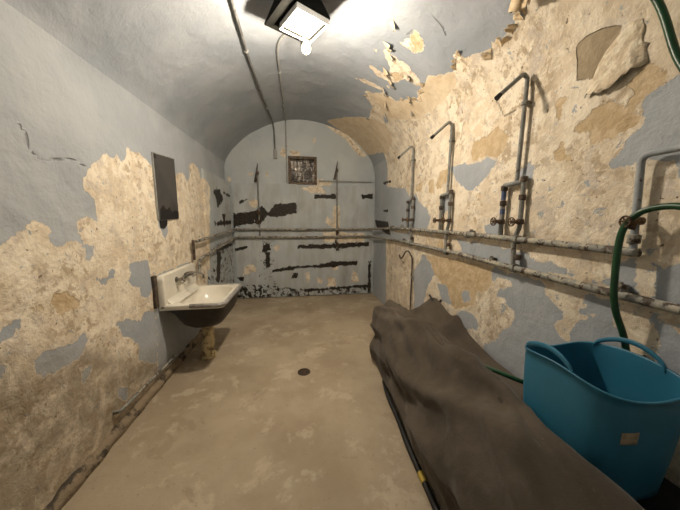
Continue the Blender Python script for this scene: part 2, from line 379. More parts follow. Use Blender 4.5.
SHEET=[('peel',None,[(1.343,1.355),(1.363,1.391),(1.432,1.405),(1.473,1.456),(1.518,1.473),(1.553,1.459),(1.606,1.425),(1.584,1.39),(1.593,1.347),(1.638,1.34),(1.672,1.373),(1.74,1.357),(1.796,1.31),(1.8,1.255),(1.825,1.24),(1.858,1.269),(1.882,1.322),(1.787,1.337),(1.758,1.397),(1.747,1.46),(1.78,1.494),(1.854,1.5),(1.921,1.472),(1.94,1.534),(1.943,1.603),(1.907,1.643),(1.855,1.669),(1.85,1.733),(1.909,1.8),(1.98,1.879),(2.082,1.924),(2.149,1.915),(2.183,1.952),(2.248,1.885),(2.295,1.958),(2.31,2.045),(2.365,2.02),(2.494,2.023),(2.626,1.957),(2.778,1.92),(3.105,1.932),(3.136,1.978),(3.261,1.999),(3.378,1.917),(3.469,1.952),(3.471,2.113),(3.601,2.173),(3.754,2.129),(3.837,2.016),(3.98,1.983),(4.045,1.909),(3.809,0.497),(3.429,0.076),(2.972,0.02),(1.695,-0.037),(1.389,-0.084),(0.959,0.148),(0.935,0.878),(1.015,1.397)]),
('isle',None,[(2.284,1.155),(2.442,1.138),(2.452,1.044),(2.466,0.886),(2.371,0.818),(2.305,0.868),(2.292,0.931),(2.185,0.973),(2.148,1.025),(2.204,1.08),(2.192,1.137)]),
('isle',None,[(1.767,1.348),(1.816,1.325),(1.864,1.332),(1.855,1.276),(1.818,1.244),(1.798,1.308)]),
('isle',None,[(1.976,1.15),(2.033,1.139),(2.017,1.079),(1.957,1.096)]),
('isle',None,[(1.869,1.106),(1.946,1.088),(1.93,1.05),(1.871,1.072)]),
('isle',None,[(2.488,0.678),(2.406,0.216),(2.161,0.375),(2.23,0.474),(2.061,0.634),(1.988,0.755),(2.126,0.745),(2.261,0.653),(2.325,0.719)]),
('isle',None,[(1.401,0.745),(1.398,0.799),(1.454,0.826),(1.635,0.777),(1.713,0.823),(1.73,0.761),(1.69,0.688),(1.544,0.689),(1.435,0.71)]),
('isle',None,[(1.265,0.981),(1.305,1.019),(1.365,1.035),(1.368,0.99),(1.314,0.974),(1.258,0.939)]),
('isle',None,[(1.243,0.916),(1.282,0.857),(1.263,0.775),(1.221,0.78)]),
('isle',None,[(1.647,0.623),(1.755,0.6),(1.708,0.538),(1.653,0.525)]),
('isle',None,[(1.913,0.252),(1.933,0.307),(2.022,0.246),(1.997,0.167)]),
('isle',None,[(2.675,1.539),(2.833,1.493),(2.829,1.356),(2.755,1.274),(2.697,1.363),(2.655,1.429)]),
('isle',None,[(2.543,0.986),(3.287,0.98),(3.376,0.489),(3.429,0.076),(3.099,-0.023),(2.403,0.103)]),
('tan',None,[(1.553,1.104),(1.65,1.094),(1.703,1),(1.683,0.971),(1.585,0.977),(1.539,1.054)]),
('tan',-0.012,[(1.389,1.118),(1.576,0.992),(1.781,0.733),(1.548,0.817),(1.41,0.962)]),
('tan',-0.018,[(1.471,1.342),(1.577,1.355),(1.559,1.173),(1.433,1.104),(1.274,1.154),(1.293,1.279)]),
('tan',-0.016,[(2.54,1.519),(2.69,1.428),(3.39,1.527),(3.597,0.954),(2.81,1.029),(2.487,1.219)]),
('grime_shade',None,[(1.695,-0.037),(1.389,-0.084),(0.938,0.01),(0.871,0.931),(1.016,1.135),(1.282,0.973),(1.49,0.818),(1.856,0.662),(2.411,0.337),(2.986,0.095),(3.038,-0.052)]),
('grime_shade',0.03,[(2.526,0.702),(3.205,0.543),(3.429,0.076),(3.044,-0.019),(2.426,0.137)]),  # shade below the sink, painted into the wall colour
('dark',None,[(4.168,1.894),(4.454,1.938),(4.576,1.778),(4.298,1.641),(4.275,1.758)]),
('dark',None,[(4.603,1.906),(5.279,1.896),(5.192,1.817),(4.758,1.855)]),
('dark',None,[(4.111,1.433),(5.014,1.454),(4.869,1.374),(4.154,1.378)]),
('dark',None,[(4.478,1.553),(4.64,1.555),(4.566,1.303)]),
('dark',None,[(4.123,1.065),(5.057,1.048),(5.046,0.996),(4.199,0.981)]),
('dark',None,[(4.17,1),(4.341,0.978),(4.201,0.507),(4.057,0.55)]),
('dark',-0.02,[(4.196,2.039),(5.478,2.138),(5.028,0.044),(3.702,0.358)]),
('dark',-0.008,[(4.055,1.102),(5.242,1.038),(5.013,-0.028),(3.702,0.358)]),
('tan',None,[(4.765,1.888),(5.037,1.877),(5.077,1.597),(4.829,1.626)]),
('peel',None,[(4.832,4.485),(4.347,4.754),(3.891,5.068),(3.609,5.027),(3.497,4.897),(3.358,4.857),(3.289,4.951),(3.149,5.032),(3.127,5.129),(3.081,5.218),(2.856,5.302),(2.768,5.375),(2.689,5.32),(2.615,5.315),(2.435,5.288),(2.246,5.387),(2.148,5.416),(2.091,5.338),(2.046,5.308),(1.989,5.403),(1.896,5.436),(1.773,5.486),(1.754,5.436),(1.675,5.48),(1.618,5.48),(1.56,5.473),(1.554,5.444),(1.489,5.458),(1.453,5.41),(1.323,5.255),(1.094,5.111),(0.738,5.584),(0.469,6.364),(0.368,7.119),(0.737,8.089),(2.757,9.106),(4.125,8.541),(4.255,7.011),(4.261,5.69),(4.281,5.576),(4.987,5.439),(5.109,5.01)]),
('isle',None,[(3.564,5.184),(3.534,5.303),(3.675,5.29)]),
('peel',None,[(2.411,4.923),(2.324,4.945),(2.29,4.987),(2.206,4.967),(2.187,5.004),(2.215,5.087),(2.3,5.12),(2.401,5.067),(2.391,5.011)]),
('peel',None,[(2.615,4.831),(2.574,4.858),(2.595,4.995),(2.544,5.093),(2.559,5.206),(2.573,5.301),(2.64,5.281),(2.713,5.144),(2.874,5.082),(3.02,5.047),(2.934,5.023),(2.979,4.901),(2.925,4.752),(2.888,4.772),(2.891,4.87),(2.855,4.99),(2.73,4.97),(2.676,4.865)]),
('peel',None,[(3.257,4.67),(3.187,4.743),(3.136,4.881),(3.105,5.029),(3.18,4.957),(3.245,4.807)]),
('peel',None,[(2.63,4.75),(2.675,4.731),(2.67,4.773)]),
('tan',None,[(2.281,4.914),(2.206,4.967),(2.187,5.008),(2.21,5.086),(2.3,5.12),(2.365,5.066),(2.305,5)]),
('tan',None,[(2.809,4.965),(2.729,5.058),(2.73,5.14),(2.858,5.079)]),
('gold',None,[(4.832,4.485),(4.347,4.754),(3.891,5.068),(3.694,5.299),(3.774,5.522),(4.183,5.639),(5.02,5.452)]),
('gold',None,[(3.358,4.857),(3.127,5.129),(3.081,5.218),(2.856,5.302),(2.768,5.375),(2.615,5.315),(2.435,5.288),(2.246,5.387),(2.147,5.42),(2.197,5.52),(2.513,5.547),(2.919,5.528),(3.299,5.392),(3.561,5.238)]),
('gold',-0.004,[(2.253,5.775),(1.963,5.777),(1.847,5.79),(1.725,5.948),(1.742,6.039),(1.947,6.013),(2.067,6.001),(2.261,5.838)]),
('isle',None,[(4.331,6.121),(3.988,6.175),(3.507,6.242),(3.361,6.359),(3.119,6.348),(3.082,6.445),(2.839,6.544),(2.737,6.633),(2.816,6.767),(3.453,6.807),(4.269,6.845)]),
('isle',None,[(3.112,7.297),(2.884,7.073),(2.708,7.126),(2.605,7.251),(2.727,7.393),(2.805,7.593),(2.766,7.725),(3.054,7.883),(3.087,7.55)]),
('isle',None,[(2.111,7.308),(1.989,7.247),(1.979,7.34),(2.073,7.38)]),
('isle',None,[(2.166,7.506),(1.996,7.431),(1.874,7.462),(1.852,7.544),(2.045,7.628),(2.157,7.59)]),
('isle',None,[(2.555,7.316),(2.36,7.309),(2.237,7.462),(2.415,7.491)]),
('isle',None,[(4.268,6.861),(3.218,6.848),(3.206,6.962),(4.255,7.011)]),
('isle',None,[(2.209,6.841),(1.694,6.841),(1.454,6.853),(1.406,6.891),(1.357,6.901),(1.302,6.874),(1.165,6.933),(1.233,6.958),(1.56,6.969),(1.92,6.954),(2.137,6.941)]),
('isle',None,[(1.744,7.011),(1.555,7.009),(1.329,7.022),(1.31,7.071),(1.254,7.12),(1.197,7.152),(1.192,7.191),(1.226,7.245),(1.186,7.292),(1.118,7.305),(1.062,7.755),(1.735,8.346),(1.77,7.632),(1.626,7.498),(1.619,7.423),(1.557,7.396),(1.503,7.324),(1.524,7.272),(1.589,7.244),(1.613,7.201),(1.68,7.207),(1.666,7.162),(1.622,7.124),(1.553,7.099),(1.567,7.06),(1.638,7.07),(1.697,7.065),(1.731,7.122)]),
('isle',None,[(1.106,7.003),(0.928,7.013),(0.948,7.061),(0.965,7.077),(0.959,7.123),(0.941,7.158),(0.907,7.176),(0.862,7.53),(1.069,7.702),(1.127,7.281),(1.124,7.175),(1.034,7.133),(1.033,7.107),(1.105,7.124),(1.091,7.082)]),
('isle',None,[(0.997,6.827),(0.958,6.821),(0.913,6.821),(0.901,6.887),(0.888,6.972),(0.994,6.967),(1.057,6.948),(0.989,6.89)]),
('isle',None,[(0.863,6.814),(0.832,6.841),(0.81,6.825),(0.783,6.8),(0.609,6.776),(0.582,6.986),(0.76,6.973),(0.842,6.972)]),
('isle',None,[(0.83,7.023),(0.791,7.039),(0.764,7.057),(0.747,7.079),(0.578,7.017),(0.545,7.266),(0.743,7.431),(0.8,7.103)]),
('isle',None,[(0.849,6.094),(0.894,6.113),(0.927,6.14),(0.953,6.155),(0.984,6.166),(0.991,6.187),(0.966,6.227),(0.975,6.264),(1.012,6.297),(1.023,6.353),(1.071,6.383),(1.039,6.416),(1.02,6.404),(0.961,6.407),(0.934,6.405),(0.871,6.418),(0.844,6.452),(0.823,6.492),(0.639,6.555),(0.627,6.141)]),
('isle',None,[(2.43,6.171),(2.332,6.162),(1.946,6.212),(1.904,6.191),(1.785,6.23),(1.839,6.29),(1.952,6.362),(2.056,6.429),(2.14,6.405),(2.217,6.362),(2.319,6.279)]),
('isle',None,[(1.57,6.342),(1.521,6.302),(1.468,6.33),(1.474,6.394),(1.512,6.437),(1.569,6.411)]),
('isle',None,[(2.53,6.425),(2.384,6.436),(2.395,6.577),(2.503,6.594)]),
('isle',None,[(1.878,6.704),(1.698,6.642),(1.693,6.762),(1.836,6.771)]),
('isle',None,[(1.189,6.455),(1.134,6.462),(1.134,6.498),(1.173,6.489)]),
('tan',None,[(2.09,6.018),(1.945,6.032),(1.816,6.003),(1.708,6.094),(1.727,6.187),(1.791,6.215),(1.947,6.16),(2.027,6.185),(2.099,6.17)]),
('tan',None,[(1.253,6.184),(1.212,6.155),(1.155,6.102),(1.087,6.121),(1.028,6.144),(1.01,6.116),(1.023,6.075),(1.012,6.052),(0.976,6.026),(0.934,6.064),(0.907,6.099),(0.905,6.132),(0.939,6.143),(0.975,6.158),(0.985,6.185),(0.963,6.226),(0.968,6.266),(1.014,6.28),(1.078,6.283),(1.148,6.282),(1.16,6.246),(1.188,6.212),(1.229,6.229)]),
('tan',None,[(1.352,6.279),(1.305,6.24),(1.285,6.307),(1.246,6.326),(1.253,6.349),(1.332,6.344)]),
('tan',None,[(3.156,6.267),(2.972,6.22),(2.986,6.332),(3.121,6.33)]),
('tan',None,[(2.823,6.25),(2.714,6.223),(2.696,6.391),(2.811,6.359)]),
('tan',None,[(2.663,6.301),(2.595,6.181),(2.413,6.174),(2.436,6.281),(2.616,6.357)]),
('tan',None,[(4.581,6.168),(4.273,6.198),(4.252,6.434),(4.467,6.441)]),
('tan',None,[(3.871,6.261),(3.685,6.306),(3.735,6.444),(3.858,6.408)]),
('tan',None,[(2.961,7.096),(2.627,7.048),(2.016,7.011),(1.715,7.028),(1.796,7.217),(1.899,7.247),(1.9,7.349),(2.168,7.487),(2.325,7.461),(2.439,7.308),(2.59,7.248),(2.708,7.126)]),
('tan',None,[(1.234,5.868),(1.217,5.859),(1.223,5.883)]),
('tan',None,[(1.373,6.011),(1.33,5.988),(1.31,6.022),(1.351,6.046)]),
('tan',None,[(1.371,6.075),(1.342,6.075),(1.337,6.112)]),
('tan',-0.004,[(3.13,6.817),(2.526,6.826),(2.416,6.957),(2.973,6.976)]),
('tan',-0.012,[(2.083,6.427),(1.813,6.51),(1.879,6.696),(2.163,6.704)]),
('tan',-0.012,[(4.248,7.094),(3.197,7.052),(3.115,7.892),(4.041,8.294)]),
('hole',None,[(1.276,5.781),(1.221,5.762),(1.159,5.769),(1.082,5.806),(1.096,5.841),(1.098,5.884),(1.138,5.934),(1.171,5.979),(1.229,5.959),(1.273,5.946),(1.274,5.87)]),
('hole',-0.004,[(1.276,6.294),(1.251,6.284),(1.244,6.256),(1.284,6.271)]),
('dark',None,[(4.982,6.681),(4.178,6.707),(4.014,6.92),(4.264,6.903),(4.801,6.824)]),
('dark',None,[(4.534,6.039),(4.09,6.051),(4.086,6.096),(4.441,6.084)]),
('dark',None,[(4.461,6.51),(4.195,6.509),(4.192,6.549),(4.402,6.545)]),
('grime_shade',-0.06,[(4.169,8.024),(4.024,7.346),(3.616,7.044),(3.191,7.116),(3.17,7.982),(4.024,8.496)])]
BACK=[('peel',None,[(0.482,3.265),(0.828,3.051),(1.091,2.794),(1.265,2.623),(1.093,2.634),(0.829,2.923),(0.482,3.13)]),
('peel',None,[(0.306,2.209),(0.431,2.212),(0.403,2.151),(0.589,2.18),(0.57,2.082),(0.31,2.077)]),
('peel',None,[(-0,2.028),(0.219,2.084),(0.393,2.052),(0.485,1.948),(0.181,1.96)]),
('peel',None,[(-0.92,2.259),(-0.817,2.305),(-0.837,2.219)]),
('peel',None,[(-0.61,2.327),(-0.542,2.295),(-0.585,2.199)]),
('peel',None,[(-0.32,2.738),(-0.234,2.707),(-0.238,2.553),(-0.333,2.584)]),
('peel',None,[(-0.181,2.709),(0.011,2.657),(0.01,2.596),(-0.167,2.59)]),
('peel',None,[(0.247,2.94),(0.318,2.883),(0.246,2.812)]),
('peel',None,[(0.607,1.717),(0.72,1.718),(0.741,1.268),(0.587,1.306)]),
('peel',None,[(0.425,1.239),(1.225,1.198),(1.207,1.037),(0.761,1.022),(0.443,1.034)]),
('peel',None,[(0.502,1.531),(0.587,1.423),(0.568,1.344),(0.454,1.382)]),
('peel',None,[(1.001,0.504),(1.134,0.307),(1.104,0.239),(0.963,0.244)]),
('peel',None,[(0.047,0.457),(0.151,0.471),(0.159,0.33),(0.12,0.252)]),
('peel',None,[(0.294,0.355),(0.41,0.302),(0.39,0.223),(0.293,0.276)]),
('peel',None,[(0.498,0.365),(0.654,0.322),(0.664,0.173),(0.487,0.17)]),
('peel',None,[(0.586,0.574),(0.703,0.571),(0.703,0.506),(0.605,0.508)]),
('peel',None,[(-1.032,0.576),(-0.939,0.658),(-0.818,0.57),(-0.838,0.504),(-0.965,0.47),(-1.074,0.435)]),
('peel',None,[(-0.907,1.792),(-0.767,1.829),(-0.735,1.759),(-0.791,1.678),(-0.868,1.704)]),
('peel',None,[(-0.524,0.959),(-0.405,0.995),(-0.427,0.864)]),
('peel',None,[(-1.257,2.234),(-1.193,2.184),(-1.197,2.116),(-1.247,2.115)]),
('tan',None,[(1.182,1.816),(1.279,1.836),(1.316,1.419),(1.228,1.4),(1.108,1.533),(0.953,1.362),(1.048,1.646)]),
('dark',None,[(-1.183,1.57),(-0.811,1.607),(-0.819,1.401),(-1.178,1.33)]),
('dark',None,[(-0.829,1.598),(-0.685,1.706),(-0.583,1.599),(-0.455,1.726),(-0.258,1.755),(-0.059,1.784),(-0.063,1.584),(-0.282,1.538),(-0.444,1.501),(-0.586,1.527),(-0.696,1.401),(-0.821,1.365)]),
('dark',None,[(0.272,1.918),(0.654,1.935),(0.663,1.856),(0.253,1.842)]),
('dark',None,[(1.141,1.918),(1.365,1.953),(1.367,1.861),(1.175,1.846)]),
('dark',None,[(-0.056,0.99),(0.462,1.003),(1.306,1.032),(1.307,0.946),(0.529,0.914),(-0.058,0.922)]),
('dark',None,[(-0.064,0.597),(0.308,0.608),(0.567,0.672),(1.079,0.661),(1.08,0.594),(0.353,0.552),(-0.065,0.551)]),
('dark',None,[(1.296,0.657),(1.353,0.655),(1.357,0.025),(1.291,0.027)]),
('dark',None,[(0.041,0.14),(1.321,0.187),(1.322,0.131),(0.041,0.088)]),
('dark',None,[(0.635,1.135),(0.693,1.135),(0.712,0.855),(0.654,0.865)]),
('dark',None,[(-0.7,0.98),(-0.567,1.034),(-0.556,0.913),(-0.693,0.859)]),
('dark',None,[(-0.654,0.858),(-0.554,0.875),(-0.582,0.593),(-0.649,0.594)]),
('dark',None,[(-0.554,0.539),(-0.064,0.599),(-0.065,0.543),(-0.53,0.481)]),
('dark',None,[(-1.189,0.95),(-0.977,0.991),(-0.979,0.947),(-1.192,0.895)]),
('dark',None,[(-0.18,0.449),(-0.067,0.466),(-0.08,0.357),(-0.189,0.36)]),
('dark',None,[(-1.199,0.407),(-1.056,0.422),(-1.078,0.331)]),
('dark',None,[(-1.061,1.79),(-0.94,1.827),(-0.941,1.8),(-1.063,1.755)]),
('dark',0.0,[(-1.314,0.225),(-0.739,0.262),(-0.035,0.119),(-0.04,-0.12),(-1.33,-0.081)]),
('dark',-0.004,[(-0.073,0.14),(1.37,0.189),(1.376,-0.101),(-0.078,-0.118)]),
('dark',-0.034,[(-1.164,2.1),(-0.035,2.088),(-0.077,-0.078),(-1.277,-0.083)]),
('dark',-0.014,[(-0.744,1.091),(-0.475,1.088),(-0.501,0.235),(-0.776,0.244)]),
('grime_shade',-0.01,[(-0.037,1.999),(0.181,2.003),(0.32,1.081),(0.545,-0.106),(-0.039,-0.08)]),
('grime_shade',None,[(0.703,0.65),(0.979,0.644),(0.945,-0.041),(0.664,-0.029)])]
CR = [[(1.978, 5.0), (1.984, 5.072), (1.987, 5.135), (2.013, 5.187)],
      [(1.507, 1.936), (1.537, 1.897), (1.548, 1.822), (1.579, 1.796), (1.649, 1.796), (1.723, 1.816), (1.79, 1.825), (1.873, 1.807)],
      [(1.847, 5.79), (1.798, 5.875), (1.762, 5.941), (1.691, 5.948), (1.658, 5.941)]]
# ------------------------------------------------------------------ room shell
st = 'structure'
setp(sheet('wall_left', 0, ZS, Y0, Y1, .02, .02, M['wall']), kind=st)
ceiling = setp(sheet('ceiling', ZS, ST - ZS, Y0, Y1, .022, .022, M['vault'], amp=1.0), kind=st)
wright = setp(sheet('wall_right', ST - ZS, ST, Y0, Y1, .018, .018, M['wall']), kind=st)
def end_wall(name, y, hole=None, polys=()):
    d = .025; V = []; P = []; idx = {}; F = []
    nx = int((XR - XL + .06) / d) + 1; nz = int(3.25 / d) + 1
    def vid(i, j):
        if (i, j) not in idx:
            x, z = XL - .03 + i * d, j * d
            if hole:
                if abs(x - hole[0]) < d / 2: x = hole[0]
                if abs(x - hole[1]) < d / 2: x = hole[1]
                if abs(z - hole[2]) < d / 2: z = hole[2]
                if abs(z - hole[3]) < d / 2: z = hole[3]
            near = hole and hole[0] - .03 < x < hole[1] + .03 and hole[2] - .03 < z < hole[3] + .03
            idx[(i, j)] = len(V); V.append((x, y - (0 if near else .6 * disp(Vector((x, y, z)))), z)); P.append((x, z))
        return idx[(i, j)]
    for i in range(nx):
        for j in range(nz):
            x, z = XL - .03 + (i + .5) * d, (j + .5) * d
            if hole and hole[0] < x < hole[1] and hole[2] < z < hole[3]: continue
            if z > ZS and math.hypot(x - CX, z - CZ) > RR + .03: continue
            F.append((vid(i, j), vid(i + 1, j), vid(i + 1, j + 1), vid(i, j + 1)))
    me = bpy.data.meshes.new(name); me.from_pydata(V, [], F); wear(me, P, polys)
    return setp(link(name, me, M['wallback']), kind=st)
WIN = (-.185, .29, 2.115, 2.57)
end_wall('wall_back', Y1, WIN, BACK)
end_wall('wall_front', Y0)
n = 60; V = []
me = bpy.data.meshes.new('floor')
xs = [XL - .03 + (XR - XL + .06) * i / n for i in range(n + 1)]; ys = [Y0 - .03 + (Y1 - Y0 + .06) * j / 130 for j in range(131)]
V = [(x, y, .004 * noise.noise(Vector((x, y, 0)) * 2.2) - .003) for x in xs for y in ys]
me.from_pydata(V, [], [(i * 131 + j, (i + 1) * 131 + j, (i + 1) * 131 + j + 1, i * 131 + j + 1) for i in range(n) for j in range(130)])
setp(link('floor', me, M['floor']), kind=st)
# broken plaster skirting along the left wall
b = MB(); rings = []
for j in range(150):
    y = -.9 + j * .03
    if y > 3.95: break
    hgt = .055 + .03 * noise.noise(Vector((0, y * 5, 0))) + .018 * noise.noise(Vector((4, y * 17, 0)))
    dep = .032 + .018 * noise.noise(Vector((9, y * 7, 2)))
    rings.append([Vector((XL - .03, y, -.01)), Vector((XL + dep + .012, y, -.01)), Vector((XL + dep, y, hgt * .55)), Vector((XL + dep * .5, y, hgt)), Vector((XL - .03, y, hgt + .015))])
b.loft(rings, cap0=True, cap1=True)
M['skirt'] = simple('crumbled_skirting_plaster', (0.27, 0.21, 0.14), .9, col2=(0.06, 0.048, 0.035), vscale=9, bump=.012, bscale=26, lo=.48, hi=.58)
setp(b.build('baseboard_left', M['skirt'], sharp=0), kind=st)
# window in the end wall: reveal, rusty frame, dusty wired glass
b = MB(); x0, x1, z0, z1 = WIN
for (c, sz) in ((((x0 + x1) / 2, Y1 + .05, z0 - .01), (x1 - x0 + .04, .12, .02)), (((x0 + x1) / 2, Y1 + .05, z1 + .01), (x1 - x0 + .04, .12, .02)), ((x0 - .01, Y1 + .05, (z0 + z1) / 2), (.02, .12, z1 - z0 + .04)), ((x1 + .01, Y1 + .05, (z0 + z1) / 2), (.02, .12, z1 - z0 + .04))):
    b.box(c, sz)
win = setp(b.build('window_1', M['rustframe'], smooth=False), kind=st)
b = MB()
for (c, sz) in ((((x0 + x1) / 2, Y1 + .012, z0 + .012), (x1 - x0, .035, .024)), (((x0 + x1) / 2, Y1 + .012, z1 - .012), (x1 - x0, .035, .024)), ((x0 + .012, Y1 + .012, (z0 + z1) / 2), (.024, .035, z1 - z0)), ((x1 - .014, Y1 + .012, (z0 + z1) / 2), (.028, .035, z1 - z0))):
    b.box(c, sz, bevel=.004)
setp(b.build('window_frame', M['rustframe'], win), kind=st)
b = MB(); b.box(((x0 + x1) / 2, Y1 + .085, (z0 + z1) / 2), (x1 - x0 + .02, .008, z1 - z0 + .02)); setp(b.build('window_pane', M['glass'], win, smooth=False), kind=st)
b = MB()
for k in range(5): b.tube([(x0 + .05 + k * .095, Y1 + .07, z0), (x0 + .05 + k * .095, Y1 + .07, z1)], .0025, 6)
for k in range(5): b.tube([(x0, Y1 + .066, z0 + .05 + k * .09), (x1, Y1 + .066, z0 + .05 + k * .09)], .0025, 6)
setp(b.build('window_mesh', M['rustframe'], win), kind=st)

# ------------------------------------------------------------------ painted steel sheets of the end bay
def panel(name, x0, x1, z0, z1, label, group):
    d = .02; nx = round((x1 - x0) / d); nz = round((z1 - z0) / d); V = []; P = []
    for i in range(-1, nx + 2):
        for j in range(-1, nz + 2):
            ii, jj = min(max(i, 0), nx), min(max(j, 0), nz); x = x0 + (x1 - x0) * ii / nx; z = z0 + (z1 - z0) * jj / nz
            edge = i != ii or j != jj
            V.append((x, Y1 - (-.012 if edge else .022 + .003 * noise.noise(Vector((x * 1.5, 0, z * 1.5)))), z)); P.append((x, z))
    m_ = nz + 3
    F = [(i * m_ + j, (i + 1) * m_ + j, (i + 1) * m_ + j + 1, i * m_ + j + 1) for i in range(nx + 2) for j in range(nz + 2)]
    me = bpy.data.meshes.new(name); me.from_pydata(V, [], F); wear(me, P, BACK)
    for v in me.vertices:
        if v.co.y > Y1: me.attributes['dark'].data[v.index].value = .25
    o = link(name, me, M['sheet']); 
    bm = bmesh.new(); bm.from_mesh(me)
    for e in bm.edges:
        if len(e.link_faces) == 2 and e.calc_face_angle(0) > .7: e.smooth = False
    bm.to_mesh(me); bm.free()
    return setp(o, label, 'wall panel', group)
panel('wall_panel', -1.185, -.056, .012, 2.10, 'blue painted steel sheet on the end wall with one wide slanting black scrape', None)
panel('wall_panel', -.034, XR - .045, .012, 2.085, 'blue painted steel sheet on the end wall under the little window, with long thin black lines', None)
# ledge on the right half of the end wall
b = MB(); b.box((.84, Y1 - .02, 2.165), (1.0, .03, .022), bevel=.006)
setp(b.build('trim_1', M['conduit']), kind=st)
# left bay sheet, standing slightly skewed on the left wall
d = .02; V = []; P = []; ya, yb = 3.86, 4.93; zt0, zt1 = 2.14, 2.10; ny = round((yb - ya) / d); nz = 104
for i in range(-1, ny + 2):
    for j in range(-1, nz + 2):
        ii, jj = min(max(i, 0), ny), min(max(j, 0), nz); f = ii / ny; y = ya + (yb - ya) * f; z = .02 + (zt0 + (zt1 - zt0) * f - .02) * jj / nz
        edge = i != ii or j != jj; V.append((XL + (-.02 if edge else .028 + .055 * f), y, z)); P.append((y, z))
m_ = nz + 3; me = bpy.data.meshes.new('wall_panel')
me.from_pydata(V, [], [(i * m_ + j, (i + 1) * m_ + j, (i + 1) * m_ + j + 1, i * m_ + j + 1) for i in range(ny + 2) for j in range(nz + 2)]); wear(me, P, SHEET)
o = link('wall_panel', me, M['sheet'], smooth=False); setp(o, 'heavily scraped blue steel sheet on the left wall beyond the sink', 'wall panel')

# ------------------------------------------------------------------ loose paint and plaster curls on the vault
def surf_patch(name, rows, offs, mat, parent, thick=.004, curl=None):
    """rows: list of lists of (y, s); offs: same shape, distance out of the surface"""
    V = []
    for r_, o_ in zip(rows, offs):
        for (y, s), o in zip(r_, o_):
            p, n_ = sheet_pos(y, s); V.append(p + n_ * (o + disp(p)))
    nc = len(rows[0])
    F = [(i * nc + j, i * nc + j + 1, (i + 1) * nc + j + 1, (i + 1) * nc + j) for i in range(len(rows) - 1) for j in range(nc - 1)]
    me = bpy.data.meshes.new(name); me.from_pydata(V, [], F); o = link(name, me, mat, parent)
    md = o.modifiers.new('thickness', 'SOLIDIFY'); md.thickness = thick; md.offset = 0
    if isinstance(mat, (list, tuple)): md.material_offset = 1; md.material_offset_rim = 0
    return setp(o, kind=st)
def lerp(a, b_, t_): return tuple(x + (y - x) * t_ for x, y in zip(a, b_))
def resample(L, n_):
    out = []
    for k in range(n_):
        u = k / (n_ - 1) * (len(L) - 1); i = min(int(u), len(L) - 2); out.append(lerp(L[i], L[i + 1], u - i))
    return out
top = resample([(1.173, 5.927), (1.137, 5.878), (1.095, 5.845), (1.048, 5.82), (1.011, 5.83)], 16)
bot = resample([(1.206, 6.055), (1.135, 6.062), (1.075, 6.059), (1.029, 6.029), (0.978, 6.013)], 16)
rows, offs = [], []
for k in range(11):
    t_ = k / 10; j_ = [.012 * noise.noise(Vector((i * .7, t_ * 2, 5))) * t_ for i in range(16)]
    rows.append([(lerp(top[i], bot[i], t_)[0] + j_[i], lerp(top[i], bot[i], t_)[1] + (j_[(i * 5) % 16] * 1.6 if k == 10 else 0)) for i in range(16)])
    offs.append([.003 + .026 * t_ ** 1.4 + .008 * noise.noise(Vector((i * .5, k * .5, 1))) * min(1, 3 * t_) for i in range(16)])
    for i, q in ((15, .05), (14, .3), (13, .65), (0, .5)): offs[-1][i] *= q
    rows[-1] = [(a_ + (.022 * noise.noise(Vector((k * .9, 3, 0))) if i == 15 else 0), c_) for i, (a_, c_) in enumerate(rows[-1])]
setp(surf_patch('plaster_flap', rows, offs, [M['flapback'], M['flap']], ceiling), 'large loose plaster flap with a dark green underside')
top = resample([(1.43, 5.28), (1.39, 5.31), (1.33, 5.36)], 8); bot = resample([(1.49, 5.395), (1.44, 5.425), (1.38, 5.43)], 8); rows, offs = [], []
for k in range(9):
    t_ = k / 8; rows.append([(lerp(top[i], bot[i], t_)[0] + .02 * t_ * math.sin(i * 1.9), lerp(top[i], bot[i], t_)[1] + .015 * t_ * math.cos(i * 2.6)) for i in range(8)])
    offs.append([.002 + .10 * t_ ** 1.3 - .03 * t_ ** 4 + .01 * t_ * math.sin(i * 1.3) for i in range(8)])
surf_patch('plaster_flap', rows, offs, [M['flakeblue'], M['flake']], ceiling)
def curl(y, s, ang, wdt, lng, lift, mats, parent):
    """a small flake, hinged at (y, s), curling away from the surface"""
    ca, sa = math.cos(ang), math.sin(ang); rows, offs = [], []; ph = random.uniform(0, 6)
    for k in range(5):
        t_ = k / 4; row = []; of = []
        for i in range(6):
            u = (i / 5 - .5) * wdt * (1 - .35 * t_ + .18 * math.sin(i * 2.1 + ph)); v = t_ * lng * (1 + .25 * math.sin(i * 1.7 + ph * 2))
            row.append((y + ca * v - sa * u, s + sa * v + ca * u)); of.append(.0015 + lift * t_ ** 1.6)
        rows.append(row); offs.append(of)
    return surf_patch('paint_flake', rows, offs, mats, parent, .0025)
peel2 = [P_ for l_, c_, P_ in SHEET if l_ == 'peel'][1]
random.seed(11)
edge_pts = []
for a, c in zip(peel2[:-1], peel2[1:]):
    L_ = math.dist(a, c)
    if L_ > .7 or max(a[1], c[1]) > 5.95: continue
    m_ = max(1, round(L_ / .13)); 
    for k in range(m_):
        p = lerp(a, c, (k + random.uniform(.2, .8)) / m_); edge_pts.append((p, math.atan2(c[1] - a[1], c[0] - a[0])))
for (p, an) in edge_pts:
    if p[1] > ST - ZS - .05 or p[0] > 4.2 or random.random() < .30: continue
    curl(p[0] + random.uniform(-.02, .02), p[1] + random.uniform(0, .05), an + R(90) + random.uniform(-.7, .7), random.uniform(.03, .08), random.uniform(.025, .06), random.uniform(.012, .035), [M['flakeblue'], M['flake']], ceiling)
